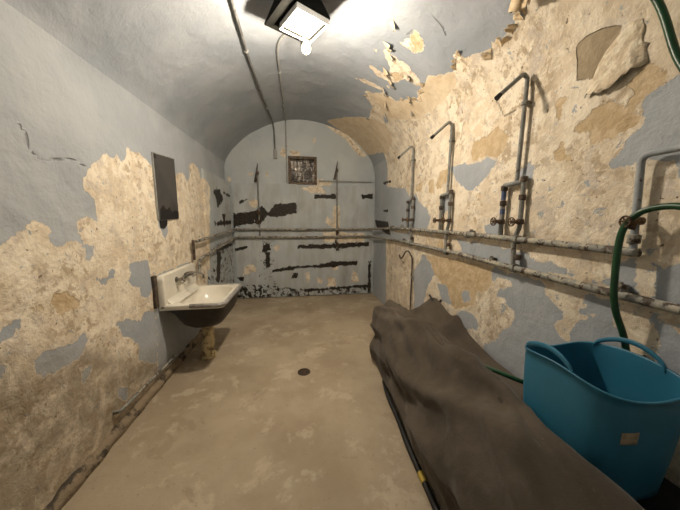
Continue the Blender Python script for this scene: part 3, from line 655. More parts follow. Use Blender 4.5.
for (y, s, an, wd, ln, lf) in ((2.55, 4.83, 2.4, .10, .07, .03), (2.62, 4.90, 2.2, .06, .05, .03), (2.85, 4.92, 2.0, .12, .07, .035), (2.95, 5.05, 2.6, .10, .06, .03), (2.27, 4.78, 1.2, .05, .06, .025), (3.1, 5.0, 1.9, .09, .06, .04), (3.3, 5.12, 1.7, .10, .05, .035), (2.68, 5.15, 2.8, .08, .06, .03), (3.5, 5.2, 1.9, .06, .05, .03), (2.9, 5.3, 2.4, .05, .05, .03), (3.0, 5.42, 2.4, .06, .04, .03)):
    curl(y, s, an, wd, ln, lf, [M['flakeblue'], M['flake']], ceiling)

# ------------------------------------------------------------------ ceiling lamp
lamp = empty('ceiling_lamp', (.05, 2.28, 3.2), 'square ceiling lamp with a dark hood, white reflector and one bare glowing bulb', 'lamp')
def diamond(z, cx, cy, h, rot=R(30)):
    return [Vector((cx + h * math.cos(rot + R(90) * k + R(45)), cy + h * math.sin(rot + R(90) * k + R(45)), z)) for k in range(4)]
LX, LY = .053, 2.285
b = MB(); b.loft([diamond(3.20, .0, LY + .02, .16), diamond(3.012, -.002, LY + .02, .262), diamond(3.000, -.002, LY + .02, .262), diamond(3.004, -.002, LY + .02, .10)], cap0=True, cap1=True); b.build('hood', M['lampdark'], lamp, smooth=False)
b = MB(); b.loft([diamond(3.004, LX, LY, .192), diamond(2.955, LX, LY, .196), diamond(2.955, LX, LY, .184), diamond(2.975, LX, LY, .182)], cap0=True); b.build('rim', M['lampwhite'], lamp, smooth=False)
b = MB(); b.loft([diamond(2.972, LX, LY, .183), diamond(2.966, LX, LY, .183), diamond(2.966, LX, LY, .158), diamond(2.972, LX, LY, .158)], cap1=False); b.build('inner_frame', M['lampdark'], lamp, smooth=False)
b = MB(); b.loft([diamond(2.975, LX, LY, .18), diamond(2.970, LX, LY, .18)], cap0=True, cap1=True); b.build('reflector', M['lampglass'], lamp, smooth=False)
b = MB(); b.tube([(BULB.x, BULB.y, 2.972), (BULB.x, BULB.y, BULB.z + .09)], .006, 10); b.lathe([(.010, 0), (.018, .006), (.019, .036), (.017, .045)], (BULB.x, BULB.y, BULB.z + .048 + .045), (0, 0, -1), 16); b.build('socket', M['lampwhite'], lamp)
b = MB(); b.lathe([(.0, -.041), (.013, -.038), (.026, -.028), (.034, -.010), (.0345, .004), (.029, .021), (.019, .036), (.015, .052)], BULB, (0, 0, 1), 24); b.build('bulb', M['bulb'], lamp)
b = MB(); b.tube([(.04, 2.44, 2.965), (.035, 2.45, 2.93), (.048, 2.455, 2.912), (.057, 2.455, 2.93)], .009, 8, smooth=4); b.build('latch', M['lampdark'], lamp)

# ------------------------------------------------------------------ conduits on the vault
def on_vault(x, off):  # z below the vault at x
    return CZ + math.sqrt((RR - off) ** 2 - (x - CX) ** 2)
def clips(mb, pts, r):
    for p, d_ in pts: mb.lathe([(r, -.012), (r * 1.5, -.01), (r * 1.5, .01), (r, .012)], p, d_, 14)
cd = empty('ceiling_conduit', (-.45, 2.0, 3.05), 'dark painted conduit running along the vault to a small box on the end wall', 'conduit')
xc = [(-.46, .0), (-.462, 1.2), (-.475, 2.2), (-.49, 3.05), (-.47, 4.0), (-.44, 4.93)]
pts = [(x, y, on_vault(x, .022)) for x, y in xc] + [(-.43, 4.972, 3.03), (-.425, 4.975, 2.70)]
b = MB(); b.tube(elbowed(pts, .06), .0135, 10); b.build('pipe', M['conduit_dark'], cd)
b = MB(); clips(b, [(Vector((-.470, 1.9, on_vault(-.47, .022))), (0, 1, 0)), (Vector((-.488, 2.9, on_vault(-.488, .022))), (0, 1, 0)), (Vector((-.462, 4.25, on_vault(-.462, .022))), (0, 1, 0))], .0135); build_each(b, 'clip', M['conduit'], cd)
b = MB(); b.box((-.42, 4.975, 2.61), (.06, .045, .16), bevel=.008); b.build('junction_box', M['conduit'], cd)
cd = empty('ceiling_conduit', (-.2, 3.0, 3.15), 'thin conduit from the lamp along the vault and down beside the little window', 'conduit')
pts = [(.08, 2.49, 3.12)] + [(x, y, on_vault(x, .018)) for x, y in ((-.02, 2.66), (-.17, 2.83), (-.205, 3.0), (-.215, 4.0), (-.225, 4.93))] + [(-.228, 4.975, 3.15), (-.228, 4.975, 2.12)]
b = MB(); b.tube(elbowed(pts, .07), .012, 10); b.build('pipe', M['conduit'], cd)
b = MB(); clips(b, [(Vector((-.09, 2.74, on_vault(-.09, .018))), (-.8, .6, 0)), (Vector((-.209, 3.4, on_vault(-.209, .018))), (0, 1, 0)), (Vector((-.219, 4.3, on_vault(-.219, .018))), (0, 1, 0)), (Vector((-.228, 4.975, 2.75)), (0, 0, 1))], .012); build_each(b, 'clip', M['conduit'], cd)

# ------------------------------------------------------------------ water pipes round the room
PX = 1.372
up = empty('water_pipe', (PX, 2.5, 1.37), 'upper flaking water pipe round the walls, rising to an elbow by the green hose', 'pipe')
ZU, ZL = 1.360, 1.179
pts = [(PX, .60, 1.752), (PX, .90, 1.748), (PX, .905, 1.388), (PX, .905, 1.375)]
b = MB(); b.tube(elbowed([(PX, -.6, 1.765), (PX, .50, 1.7625), (PX, .925, 1.7535), (PX, .905, 1.372)], .035), .0130, 14); b.build('riser_pipe', M['bluepipe'], up)
b = MB()
b.tube(elbowed([(PX, .885, ZU), (PX, 2.0, ZU + .008), (PX, 3.9, ZU - .012), (PX + .0, 4.1, ZU - .03), (1.31, 4.93, 1.288), (0, 4.93, 1.283), (-1.145, 4.93, 1.290), (-1.20, 4.0, 1.245), (-1.235, 3.35, 1.215)], .04), .0190, 14, jitter=.02)
b.build('pipe', M['rail'], up)
b = MB(); b.box((-1.262, 3.335, 1.115), (.024, .03, .24), bevel=.006); b.build('stub', M['thinrust'], up)
b = MB()
for y in (1.51, 2.32, 3.15, 2.02, 3.85): b.lathe([(.0205, -.02), (.028, -.017), (.028, .017), (.0205, .02)], (PX, y, ZU + .004), (0, 1, 0), 14)
b.lathe([(.015, -.02), (.021, -.017), (.021, .017), (.015, .02)], (PX, .907, 1.415), (0, 0, 1), 14); build_each(b, 'coupling', M['pipe'], up)
for y in (1.98, 3.5):
    b = MB(); b.box((PX + .012, y, ZU + .01), (.045, .028, .055), bevel=.006); b.box((PX + .005, y, ZU + .035), (.02, .02, .03), bevel=.004); b.build('bracket', M['pipe'], up)
lowp = empty('water_pipe', (PX, 2.5, 1.18), 'lower of two flaking water pipes round the walls, running on past the blue tub', 'pipe')
b = MB(); b.tube(elbowed([(PX, -.6, ZL - .012), (PX, 1.0, ZL - .01), (PX, 2.2, ZL + .01), (PX, 3.8, ZL - .005), (PX, 4.1, ZL - .02), (1.31, 4.93, 1.150), (0, 4.93, 1.142), (-1.145, 4.93, 1.148), (-1.20, 4.0, 1.055), (-1.235, 3.42, .985), (-1.235, 3.38, .82)], .04), .0195, 14, jitter=.02); b.build('pipe', M['rail'], lowp)
b = MB()
for y in (1.51, 2.32, 3.15): b.lathe([(.0215, -.018), (.029, -.015), (.029, .015), (.0215, .018)], (PX, y, ZL), (0, 1, 0), 14)
build_each(b, 'coupling', M['pipe'], lowp)
for y in (.93, 1.72, 3.4):
    b = MB(); b.box((PX + .012, y, ZL + .01), (.045, .028, .055), bevel=.006); b.lathe([(.010, 0), (.010, .03)], (PX, y, ZL + .018), (0, 0, 1), 8); b.build('bracket', M['pipe'], lowp)

# ------------------------------------------------------------------ showers
def wheel(mb, c, ax, r):
    mb.torus(c, ax, r, .0042, 20, 6); ax = Vector(ax); 
    for k in range(3):
        a = math.pi * k / 3; d_ = Vector((0, math.cos(a), math.sin(a))) * r
        mb.tube([Vector(c) - d_, Vector(c) + d_], .0032, 6)
    mb.lathe([(.006, -.012), (.009, -.006), (.006, .008)], c, ax, 10)
def make_shower(y):
    """y = supply leg on the near side"""
    X = PX + .006
    root = empty('shower', (X, y, ZU), 'x', 'shower')
    yl, yr, yc = y + .158, y, y + .056
    b = MB()
    b.tube(elbowed([(X, yl, ZU + .01), (X, yl, 1.720), (X, yr, 1.727)], .012), .0155, 12)
    b.tube(elbowed([(X, yr, 1.74), (X, yr, 1.44), (X - .012, yr + .022, 1.37), (X - .012, yr + .01, ZL)], .025), .0145, 12)
    loop = b.build('supply_loop', M['riser'], root)
    b = MB()
    b.tube(elbowed([(X, yc, 1.72), (X, yc - .008, 2.343), (X - .03, yc - .008, 2.363), (X - .178, yc, 2.232)], .022), .0125, 12)
    rise = b.build('riser_pipe', M['riser'], root)
    b = MB(); b.tube([(X - .168, yc, 2.241), (X - .190, yc, 2.218)], [.014, .016], 12); b.build('shower_head', M['black'], rise)
    b = MB(); b.box((X + .010, yc - .006, 2.20), (.040, .045, .018), bevel=.005); b.lathe([(.013, -.012), (.02, -.01), (.02, .01), (.013, .012)], (X, yc - .006, 2.20), (0, 0, 1), 12); b.build('clamp', M['pipe'], rise)
    b = MB()
    for (yy, zz) in ((yl, 1.60), (yr, 1.63), (yl, 1.475), (yr, 1.478), (yr, 1.74), (yr - .008, 1.25), (yl, 1.70)):
        b.lathe([(.0155, -.018), (.021, -.015), (.021, .015), (.0155, .018)], (X, yy, zz), (0, 0, 1), 12)
    build_each(b, 'fitting', M['thinrust'], loop)
    b = MB(); b.lathe([(.016, -.03), (.016, .03)], (X, yl, 1.655), (0, 0, 1), 12); b.lathe([(.0162, -.018), (.0162, .018)], (X, yl, 1.545), (0, 0, 1), 12); build_each(b, 'tape', M['bluetape'], loop)
    for yy in (yl, yr):
        b = MB(); b.tube([(X, yy, 1.477), (X - .05, yy, 1.477)], [.015, .010], 10); wheel(b, (X - .062, yy, 1.477), (-1, 0, 0), .026); b.build('valve_wheel', M['brass'], root)
    return root
sh = make_shower(1.503)
sh['label'] = 'nearest and largest shower pipe with bent arm and blue tape on its supply loop'
def copy_tree(o, loc):
    c = o.copy(); COL.objects.link(c); delta = loc
    c.location = loc
    for ch in list(o.children):
        k = ch.copy(); COL.objects.link(k); k.parent = c
        for g in list(ch.children):
            q = g.copy(); COL.objects.link(q); q.parent = k
    return c
for yy, lab in ((2.318, 'middle shower pipe on the right wall, between the nearest and the farthest one'), (3.153, 'farthest shower pipe on the right wall, above the thin hooked pipe')):
    r_ = copy_tree(sh, (PX + .006, yy, ZU)); r_['label'] = lab
    for ch in r_.children:
        pass
for r_ in [o for o in COL.objects if o.name.startswith('shower') and o.type == 'EMPTY']: r_['group'] = 'showers along the right wall'
# second and third shower have no blue tape
for o in [o for o in COL.objects if o.name.startswith('tape') and o.parent.parent is not sh]: bpy.data.objects.remove(o)

# thin hooked pipe under the farthest shower
hk = empty('hooked_pipe', (PX, 3.15, 0), 'thin rusty pipe bent over in a hook below the farthest shower', 'pipe')
b = MB(); b.tube([(PX + .012, 3.12, .0), (PX + .012, 3.12, .5), (PX + .012, 3.12, .95), (PX + .0, 3.15, 1.04), (PX - .005, 3.22, 1.075), (PX - .01, 3.30, 1.05), (PX - .015, 3.37, .975), (PX - .02, 3.43, .95), (PX - .02, 3.48, .99)], .0095, 10, smooth=5); b.build('pipe', M['thinrust'], hk)
b = MB(); b.box((PX + .018, 3.12, .75), (.03, .04, .02), bevel=.004); b.build('clamp', M['pipe'], hk)

# ------------------------------------------------------------------ standpipes on the end wall
SPL, SPR = -.735, .675
def standpipe(x, z0, z1, lab, valve_z):
    root = empty('standpipe', (x, 4.95, z0), lab, 'pipe')
    b = MB(); b.tube([(x, 4.948, z0), (x, 4.948, z1)], .013, 10); b.build('pipe', M['riser'], root)
    b = MB(); b.add([(x - .065, 4.945, z1 - .20), (x - .02, 4.93, z1 - .20), (x + .01, 4.93, z1 + .12), (x - .065, 4.985, z1 - .20), (x - .02, 4.985, z1 - .20), (x + .01, 4.985, z1 + .12)], [(0, 1, 2), (3, 5, 4), (0, 2, 5, 3), (1, 4, 5, 2), (0, 3, 4, 1)]); b.lathe([(.013, -.03), (.024, -.025), (.024, .025), (.013, .03)], (x, 4.948, z1 - .05), (0, 0, 1), 12); b.build('bracket', M['thinrust'], root, smooth=False)
    for zz in valve_z:
        b = MB(); b.tube([(x, 4.948, zz), (x, 4.90, zz)], .012, 10); b.torus((x, 4.892, zz), (0, -1, 0), .028, .005, 16, 6); b.tube([(x - .028, 4.892, zz), (x + .028, 4.892, zz)], .004, 6); b.lathe([(.015, -.04), (.024, -.03), (.024, .03), (.015, .04)], (x, 4.948, zz), (0, 0, 1), 12); b.build('valve_wheel', M['brass'], root)
standpipe(SPL, 1.14, 2.32, 'left vertical pipe on the end wall crossing the wide black scrape', (1.42, 1.58))
standpipe(SPR, .92, 2.40, 'right vertical pipe on the end wall beside the cream cross of bare plaster', (1.0, 1.22))

# ------------------------------------------------------------------ hose valve and green hose
hv = empty('hose_valve', (PX, .905, 1.49), 'small brass tap wheel on the pipe where the green hose loops over', 'valve')
b = MB(); b.tube([(PX, .89, 1.49), (PX - .05, .90, 1.49)], .016, 12); b.tube([(PX - .03, .895, 1.49), (PX - .035, .90, 1.455)], .013, 10); b.build('body', M['brass'], hv)
b = MB(); wheel(b, (PX - .060, .905, 1.488), (-1, .15, 0), .021); b.build('wheel', M['brass'], hv)
hs = MB()
hs.tube([(PX - .08, 1.02, 2.52), (PX - .02, .93, 2.30), (PX - .02, .84, 2.05), (PX - .06, .70, 1.86), (PX - .10, .50, 1.68), (PX - .09, .52, 1.55), (PX - .045, .70, 1.535), (PX - .035, .80, 1.545), (PX - .045, .875, 1.520), (PX - .055, .915, 1.44), (PX - .055, .915, 1.25), (PX - .045, .905, 1.12), (1.36, .875, .98), (1.383, .86, .80), (1.380, .93, .66), (1.355, 1.09, .60), (1.26, 1.17, .585), (1.16, 1.24, .605), (1.09, 1.34, .61), (1.02, 1.50, .59), (1.03, 1.66, .55), (1.1, 1.8, .47)], .0125, 12, smooth=8)
setp(hs.build('garden_hose', M['hose'], sharp=0), 'green garden hose looped over the tap and dropping behind the blue tub', 'hose')

# ------------------------------------------------------------------ sink
SY, SX, SZ = 2.90, XL, .70
sink = empty('wall_sink', (SX, SY, SZ), 'white enamel wall sink with dark cast iron underside and tall backsplash', 'sink')
def rrect(x0, x1, hw, rf, rb, z, n=6):
    """rounded rectangle; x0 = wall side, x1 = front, rf / rb corner radii front and back"""
    pts = []
    for cx, cy, r_, a0 in ((x1 - rf, hw - rf, rf, 0), (x0 + rb, hw - rb, rb, 90), (x0 + rb, -hw + rb, rb, 180), (x1 - rf, -hw + rf, rf, 270)):
        for k in range(n + 1):
            a = R(a0 + 90 * k / n); pts.append(Vector((SX + cx + r_ * math.cos(a), SY + cy + r_ * math.sin(a), z)))
    return pts
b = MB()
b.loft([rrect(.012, .560, .375, .06, .01, SZ - .045), rrect(.012, .565, .378, .062, .01, SZ - .030), rrect(.012, .565, .378, .062, .01, SZ - .008), rrect(.014, .559, .372, .06, .01, SZ),
        rrect(.085, .522, .338, .20, .16, SZ + .001), rrect(.092, .515, .331, .20, .16, SZ - .006), rrect(.102, .505, .321, .20, .16, SZ - .05), rrect(.13, .475, .285, .18, .15, SZ - .13), rrect(.17, .44, .22, .14, .13, SZ - .175), rrect(.28, .36, .04, .035, .035, SZ - .185)], cap1=True)
basin = b.build('basin', M['enamel'], sink, sharp=35)
b = MB()
b.loft([rrect(.012, .555, .373, .06, .01, SZ - .036), rrect(.05, .550, .368, .065, .04, SZ - .050), rrect(.11, .545, .362, .09, .05, SZ - .09), rrect(.135, .535, .352, .11, .07, SZ - .16), rrect(.15, .515, .33, .13, .10, SZ - .22), rrect(.18, .475, .28, .14, .12, SZ - .265), rrect(.24, .40, .16, .08, .08, SZ - .288)], cap1=True)
b.build('underside', M['iron'], sink, sharp=60)
# backsplash: slab with rounded upper corners, coved into the deck
def splash(x, hw, zt, r_, z0):
    P_ = [Vector((SX + x, SY - hw, z0))]
    for c0, a0 in ((-1, 180), (1, 90)):
        for k in range(7):
            a = R(a0 - 90 * k / 6); P_.append(Vector((SX + x, SY + c0 * (hw - r_) + r_ * math.cos(a), zt - r_ + r_ * math.sin(a))))
    P_.append(Vector((SX + x, SY + hw, z0))); return P_
b = MB(); b.loft([splash(.010, .378, SZ + .275, .05, SZ - .045), splash(.050, .378, SZ + .275, .05, SZ - .045), splash(.060, .370, SZ + .268, .045, SZ - .04), splash(.060, .33, SZ + .23, .04, SZ - .02)], cap0=True, cap1=True)
b.build('backsplash', M['enamel'], sink, sharp=50)
b = MB(); b.loft([[Vector((SX + .055, SY + y, SZ + .06)), Vector((SX + .055, SY + y, SZ - .01)), Vector((SX + .125, SY + y, SZ - .01)), Vector((SX + .09, SY + y, SZ + .006)), Vector((SX + .068, SY + y, SZ + .024))] for y in (-.33, 0, .33)], cap0=True, cap1=True); b.build('cove', M['enamel'], sink)
# grey metal guard round the front of the rim
path = [Vector((SX + .27, SY - .377, SZ - .012))] + [p - Vector((0, 0, .012)) for p in rrect(.0, .567, .38, .062, .01, SZ)[21:28]] + [p - Vector((0, 0, .012)) for p in rrect(.0, .567, .38, .062, .01, SZ)[0:7]] + [Vector((SX + .27, SY + .377, SZ - .012))]
b = MB(); b.tube(path, .0215, 10); b.build('rim_guard', M['guard'], basin, sharp=0)
fz = SZ + .185
b = MB(); b.tube([(SX + .09, SY - .13, fz), (SX + .09, SY + .13, fz)], .014, 12)
for yy in (-.12, .12): b.lathe([(.03, 0), (.028, .008), (.014, .012), (.014, .035)], (SX + .06, SY + yy, fz), (1, 0, 0), 16)
b.lathe([(.019, -.02), (.019, .02)], (SX + .09, SY, fz), (0, 1, 0), 14)
faucet = b.build('faucet', M['chrome'], sink)
b = MB(); b.tube([(SX + .09, SY, fz), (SX + .10, SY, fz + .035), (SX + .16, SY, fz + .05), (SX + .245, SY, fz + .035), (SX + .27, SY, fz + .015), (SX + .272, SY, fz - .02)], .0105, 12, smooth=5); b.build('spout', M['chrome'], faucet)
for yy in (-.13, .13):
    b = MB(); b.lathe([(.012, 0), (.016, .01), (.016, .03), (.010, .04)], (SX + .09, SY + yy, fz), (1, .0, .15), 14)
    for k in range(4):
        a = R(45 + 90 * k); b.tube([(SX + .125, SY + yy, fz), (SX + .128, SY + yy + .034 * math.cos(a), fz + .034 * math.sin(a))], [.007, .0085], 8)
    b.build('faucet_handle', M['chrome'], faucet)
b = MB(); b.lathe([(.0, 0), (.03, .0), (.034, .004), (.03, .006)], (SX + .32, SY, SZ - .187), (0, 0, 1), 16); b.build('drain_ring', M['chrome'], basin)
b = MB(); tx, ty = SX + .30, SY - .03
b.tube([(tx, ty, SZ - .23), (tx, ty, .30), (tx - .005, ty, .20), (tx - .02, ty, .12), (tx - .02, ty, .05), (tx - .02, ty, -.01)], [.05, .052, .058, .064, .058, .06], 18, smooth=4, jitter=.02)
b.lathe([(.055, -.02), (.066, -.015), (.066, .015), (.055, .02)], (tx, ty, .36), (0, 0, 1), 18); b.lathe([(.062, -.01), (.078, -.008), (.078, .012), (.06, .016)], (tx - .02, ty, .012), (0, 0, 1), 18)
trap = b.build('trap_pipe', M['trap'], sink)
b = MB(); b.lathe([(.03, 0), (.034, .01), (.03, .03), (.014, .034), (.014, .05)], (tx + .03, ty - .02, .055), (.75, -.65, 0), 14); b.build('cleanout_cap', M['trap'], trap)
# board behind the sink edge
b = MB(); b.box((XL + .012, 2.478, .845), (.028, .05, .29), bevel=.004); setp(b.build('bracket_board', M['wood']), 'short dark board on the wall at the near edge of the sink backsplash', 'board')
# floor pipe
fp = MB(); fp.tube([(XL - .02, 1.86, .165), (XL + .03, 1.86, .17), (XL + .045, 1.92, .175), (XL + .045, 2.2, .165), (XL + .05, 2.52, .15), (XL + .06, 2.62, .165)], .012, 10, smooth=5); setp(fp.build('floor_pipe', M['pipe'], sharp=0), 'thin bent pipe low on the left wall running in under the sink', 'pipe')

# ------------------------------------------------------------------ dark plate on the left wall
mr = empty('wall_mirror', (XL, 2.89, 1.78), 'dark tarnished mirror on the left wall above the sink', 'mirror')
ya, yb = 2.655, 3.065
def quadbox(mb, c, x0, x1):
    V = [(x0, y, z) for y, z in c] + [(x1, y, z) for y, z in c]; k = len(c)
    return mb.add(V, [tuple(range(k))[::-1], tuple(range(k, 2 * k))] + [(i, (i + 1) % k, k + (i + 1) % k, k + i) for i in range(k)])
b = MB(); quadbox(b, [(ya, 1.468), (yb, 1.485), (yb, 2.096), (ya, 2.066)], XL + .002, XL + .012); b.build('pane', M['plate'], mr, smooth=False)
b = MB(); quadbox(b, [(ya - .008, 1.470), (ya + .002, 1.470), (ya + .002, 2.072), (ya - .008, 2.072)], XL, XL + .014); quadbox(b, [(ya, 2.064), (yb, 2.094), (yb, 2.102), (ya, 2.073)], XL, XL + .014); b.build('edge_strip', M['conduit'], mr, smooth=False)
b = MB(); random.seed(4)
for c in ([(ya + .03, 1.475), (ya + .40, 1.49), (ya + .41, 1.55), (ya + .33, 1.57), (ya + .27, 1.545), (ya + .22, 1.60), (ya + .16, 1.57), (ya + .10, 1.615), (ya + .04, 1.57)], [(ya + .01, 2.03), (ya + .05, 2.02), (ya + .04, 2.06), (ya + .012, 2.062)]):
    quadbox(b, c, XL + .0118, XL + .0132)
build_each(b, 'tarnish', M['black'], mr, smooth=False)
b = MB(); quadbox(b, [(ya + .03, 1.40), (ya + .09, 1.395), (ya + .14, 1.43), (ya + .15, 1.475), (ya + .02, 1.47)], XL + .004, XL + .016); b.build('broken_corner', M['black'], mr, smooth=False)

# ------------------------------------------------------------------ floor drain
b = MB(); b.lathe([(.062, 0), (.062, .004), (.050, .006), (.046, .001), (0, .0)], (.006, 2.43, -.001), (0, 0, 1), 28)
dr = setp(b.build('floor_drain', M['drain']), 'small round rusty drain in the middle of the concrete floor', 'drain')
b = MB()
for k in range(-2, 3): b.box((.006 + k * .017, 2.43, .0025), (.006, 2 * math.sqrt(max(0, .046 ** 2 - (k * .017) ** 2)), .004))
b.build('grate', M['drain'], dr, smooth=False)

# ------------------------------------------------------------------ tarp heaped along the right wall
ROWS = [ # y: hem, low, mid, shoulder, crest, back, valley, rise, top  as (x, z)
 (2.62, [(.765, .03), (.77, .18), (.785, .36), (.80, .50), (.86, .585), (.98, .56), (1.10, .47), (1.22, .50), (1.33, .56)]),
 (2.52, [(.715, .02), (.725, .16), (.735, .38), (.755, .54), (.83, .640), (.96, .60), (1.10, .49), (1.23, .56), (1.345, .655)]),
 (2.38, [(.735, .02), (.735, .17), (.73, .36), (.76, .53), (.85, .645), (.98, .585), (1.11, .48), (1.24, .55), (1.345, .690)]),
 (2.15, [(.725, .05), (.70, .17), (.69, .35), (.75, .53), (.865, .665), (1.00, .59), (1.12, .47), (1.24, .51), (1.345, .62)]),
 (2.02, [(.715, .06), (.70, .18), (.695, .35), (.76, .54), (.875, .67), (1.00, .60), (1.12, .475), (1.24, .52), (1.345, .655)]),
 (1.88, [(.705, .07), (.70, .20), (.70, .36), (.77, .55), (.905, .680), (1.01, .60), (1.12, .48), (1.24, .48), (1.345, .565)]),
 (1.60, [(.695, .06), (.68, .18), (.68, .34), (.75, .54), (.890, .690), (1.01, .61), (1.12, .50), (1.24, .47), (1.345, .505)]),
 (1.32, [(.685, .05), (.66, .17), (.66, .33), (.73, .53), (.895, .690), (1.00, .62), (1.10, .52), (1.22, .47), (1.345, .475)]),
 (1.15, [(.685, .05), (.66, .16), (.66, .33), (.73, .54), (.895, .685), (.985, .63), (1.04, .56), (1.10, .50), (1.20, .46)]),
 (1.00, [(.685, .05), (.66, .16), (.66, .33), (.73, .54), (.905, .680), (.925, .64), (.945, .56), (.955, .48), (.962, .40)]),
 (.80, [(.68, .05), (.65, .17), (.66, .34), (.74, .54), (.880, .665), (.925, .63), (.945, .55), (.955, .45), (.960, .36)]),
 (.55, [(.67, .05), (.66, .17), (.67, .34), (.76, .53), (.905, .650), (.925, .61), (.945, .53), (.955, .43), (.960, .34)]),
 (.25, [(.70, .05), (.69, .17), (.70, .33), (.78, .50), (.905, .600), (.925, .56), (.945, .48), (.955, .40), (.960, .32)])]
def cubic(P_, u):
    i = min(int(u), len(P_) - 2); t_ = u - i
    p0, p1, p2, p3 = P_[max(i - 1, 0)], P_[i], P_[i + 1], P_[min(i + 2, len(P_) - 1)]
    return 0.5 * ((2 * p1) + (p2 - p0) * t_ + (2 * p0 - 5 * p1 + 4 * p2 - p3) * t_ * t_ + (3 * p1 - p0 - 3 * p2 + p3) * t_ ** 3)
NU, NV = 90, 170
cols = [[Vector((x, y, z)) for x, z in row] for y, row in ROWS]
fine = [[cubic(c, 8 * k / NU) for k in range(NU + 1)] for c in cols]
V = []
for j in range(NV + 1):
    for k in range(NU + 1):
        V.append(cubic([f[k] for f in fine], (len(ROWS) - 1) * j / NV))
def wrinkle(p, k, j):
    u = k / NU
    n1 = noise.noise(Vector((u * 6.5 + p.y * 1.3, p.y * .8, 3))); n2 = noise.noise(Vector((u * 13 - p.y * 2.4, p.y * 1.6, 9)))
    n3 = noise.noise(Vector((p.y * 3.2 + p.z * 3, p.z * 2, 14))); big = noise.noise(Vector((u * 3, p.y * 1.6, 21)))
    return .150 * (.26 - abs(n1)) + .060 * (.22 - abs(n2)) + .035 * n3 + .050 * big + .004 * noise.noise(p * 18)
W = []
for j in range(NV + 1):
    for k in range(NU + 1):
        i = j * (NU + 1) + k; p = V[i]
        du = V[j * (NU + 1) + min(k + 1, NU)] - V[j * (NU + 1) + max(k - 1, 0)]; dv = V[min(j + 1, NV) * (NU + 1) + k] - V[max(j - 1, 0) * (NU + 1) + k]
        n_ = du.cross(dv); n_ = n_.normalized() if n_.length > 1e-9 else Vector((0, 0, 1))
        if n_.z < 0 and k > 30: n_ = -n_
        if k <= 30 and n_.x > 0: n_ = -n_
        amp = min(1, k / 20, ) * (1 if k < 62 else max(0.15, 1 - (k - 62) / 20))
        q = p + n_ * wrinkle(p, k, j) * amp
        q.z = max(q.z, .012); q.x = min(q.x, 1.372)
        if k <= 12: q.y += .03 * noise.noise(Vector((p.y * 4, 0, 0))); q.z += (12 - k) / 12 * (.05 * (noise.noise(Vector((p.y * 2.6, 7, 0))) + .25))
        q.z = max(q.z, .012)
        if p.y < 1.12 and k > 46: q.x = min(q.x, .962)
        W.append(q)
me = bpy.data.meshes.new('tarp')
me.from_pydata(W, [], [(j * (NU + 1) + k, j * (NU + 1) + k + 1, (j + 1) * (NU + 1) + k + 1, (j + 1) * (NU + 1) + k) for j in range(NV) for k in range(NU)])
tarp = link('tarp', me, M['tarp']); md = tarp.modifiers.new('thickness', 'SOLIDIFY'); md.thickness = .006; md.offset = -1
setp(tarp, 'large grey brown felt tarp heaped along the right wall beside the blue tub', 'tarp')
# dark tube added in place of the shaded gap under the hem
bh = empty('hem_shade_tube', (.70, 1.5, 0), 'added dark tube standing for the shaded gap under the left hem of the tarp, with a yellow band', 'hose')
b = MB(); b.tube([(.73, 2.15, .015), (.70, 1.95, .016), (.692, 1.7, .016), (.672, 1.45, .016), (.668, 1.2, .016), (.66, .95, .016), (.655, .6, .016), (.65, .3, .016)], .018, 12, smooth=6); b.build('tube', M['rubber'], bh, sharp=0)
b = MB(); b.tube([(.669, 1.27, .018), (.668, 1.21, .018)], .0195, 12); b.build('band', M['yellow'], bh)
# strap ends poking out of the tarp's far corner
sp = empty('black_strap', (1.345, 2.42, .6), 'black stick ends poking up from the far corner of the tarp', 'strap')
b = MB(); b.tube([(1.33, 2.41, .60), (1.325, 2.43, .66), (1.315, 2.50, .705)], .011, 8); b.tube([(1.345, 2.36, .60), (1.345, 2.35, .67), (1.348, 2.33, .70)], .011, 8); b.build('strap_end', M['rubber'], sp)

# ------------------------------------------------------------------ blue tub on a black crate
TX, TY, TB = 1.153, .815, .505
def tubring(z, r_, n=72, drop=0.0, ex=4.2):
    P_ = []
    for k in range(n):
        a = 2 * math.pi * k / n; c_, s_ = math.cos(a), math.sin(a)
        q = (abs(c_) ** ex + abs(s_) ** ex) ** (-1 / ex)
        lift = drop * (c_ * c_ - .5) * 2 if drop else 0
        P_.append(Vector((TX + r_ * q * c_, TY + r_ * q * s_, z + lift)))
    return P_
b = MB(); H = .42
out = []; inn = []
for k in range(15):
    f = k / 14; r_ = .170 + .024 * f + .006 * math.sin(f * 3.1); dz = .022 * f * f * f
    out.append(tubring(TB + H * f, r_, drop=dz)); inn.append(tubring(TB + .008 + (H - .008) * f, r_ - .005, drop=dz))
lip = [tubring(TB + H + .002, .198, drop=.022), tubring(TB + H + .006, .198, drop=.022), tubring(TB + H + .006, .190, drop=.022)]
b.loft([tubring(TB, .02)] + [tubring(TB, .155)] + out + lip + inn[::-1] + [tubring(TB + .008, .02)], cap0=True, cap1=True)
tub = empty('plastic_tub', (TX, TY, TB), 'large flexible blue plastic tub with two moulded handles', 'tub')
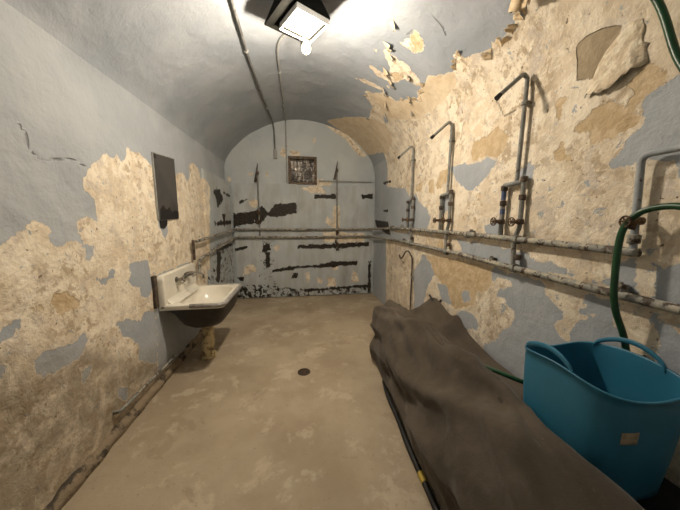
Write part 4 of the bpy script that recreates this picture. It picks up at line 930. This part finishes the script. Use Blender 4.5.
b.build('tub_body', M['tub'], tub, sharp=0)
for sgn in (-1, 1):
    b = MB(); rings = []
    for k in range(25):
        t_ = k / 24; a = (t_ - .5) * R(66) + (R(180 - 14) if sgn < 0 else R(8)); ex = 4.2; c_, s_ = math.cos(a), math.sin(a)
        q = (abs(c_) ** ex + abs(s_) ** ex) ** (-1 / ex); rad = Vector((c_, s_, 0))
        hgt = math.sin(math.pi * t_) ** .55 * .052
        base = Vector((TX + .194 * q * c_, TY + .194 * q * s_, TB + H + .022 * (c_ * c_ - .5) * 2 - .004 + hgt)) - rad * .004
        wv = .006; hv_ = .011
        rings.append([base + rad * (wv * math.cos(x)) + Vector((0, 0, hv_ * math.sin(x))) for x in [2 * math.pi * i / 10 for i in range(10)]])
    b.loft(rings, cap0=True, cap1=True); b.build('handle', M['tub'], tub)
# sticker on the near side of the tub
b = MB(); V = []
for i in range(7):
    for j in range(4):
        a = R(236 + 15 * i / 6); z = TB + .255 + .045 * j / 3; f = (z - TB) / H; r_ = .170 + .024 * f + .006 * math.sin(f * 3.1) + .0015; ex = 4.2; c_, s_ = math.cos(a), math.sin(a)
        q = (abs(c_) ** ex + abs(s_) ** ex) ** (-1 / ex); V.append(Vector((TX + r_ * q * c_, TY + r_ * q * s_, z)))
b.add(V, [(i * 4 + j, (i + 1) * 4 + j, (i + 1) * 4 + j + 1, i * 4 + j + 1) for i in range(6) for j in range(3)]); st_ = b.build('sticker', M['sticker'], tub); md = st_.modifiers.new('t', 'SOLIDIFY'); md.thickness = .0012
# crate below
cr = empty('storage_crate', (TX, .76, 0), 'black crate standing under the blue tub', 'crate')
b = MB(); b.box((1.182, .59, .245), (.40, .70, .49), bevel=.012); b.build('body', M['crate'], cr)
b = MB(); b.box((1.182, .59, .492), (.41, .72, .022), bevel=.006); b.build('lid', M['crate'], cr)
b = MB()
for k in range(4): b.box((TX + .01 - .13 + k * .087, .266, .25), (.012, .012, .40), bevel=.003)
build_each(b, 'rib', M['crate'], cr)
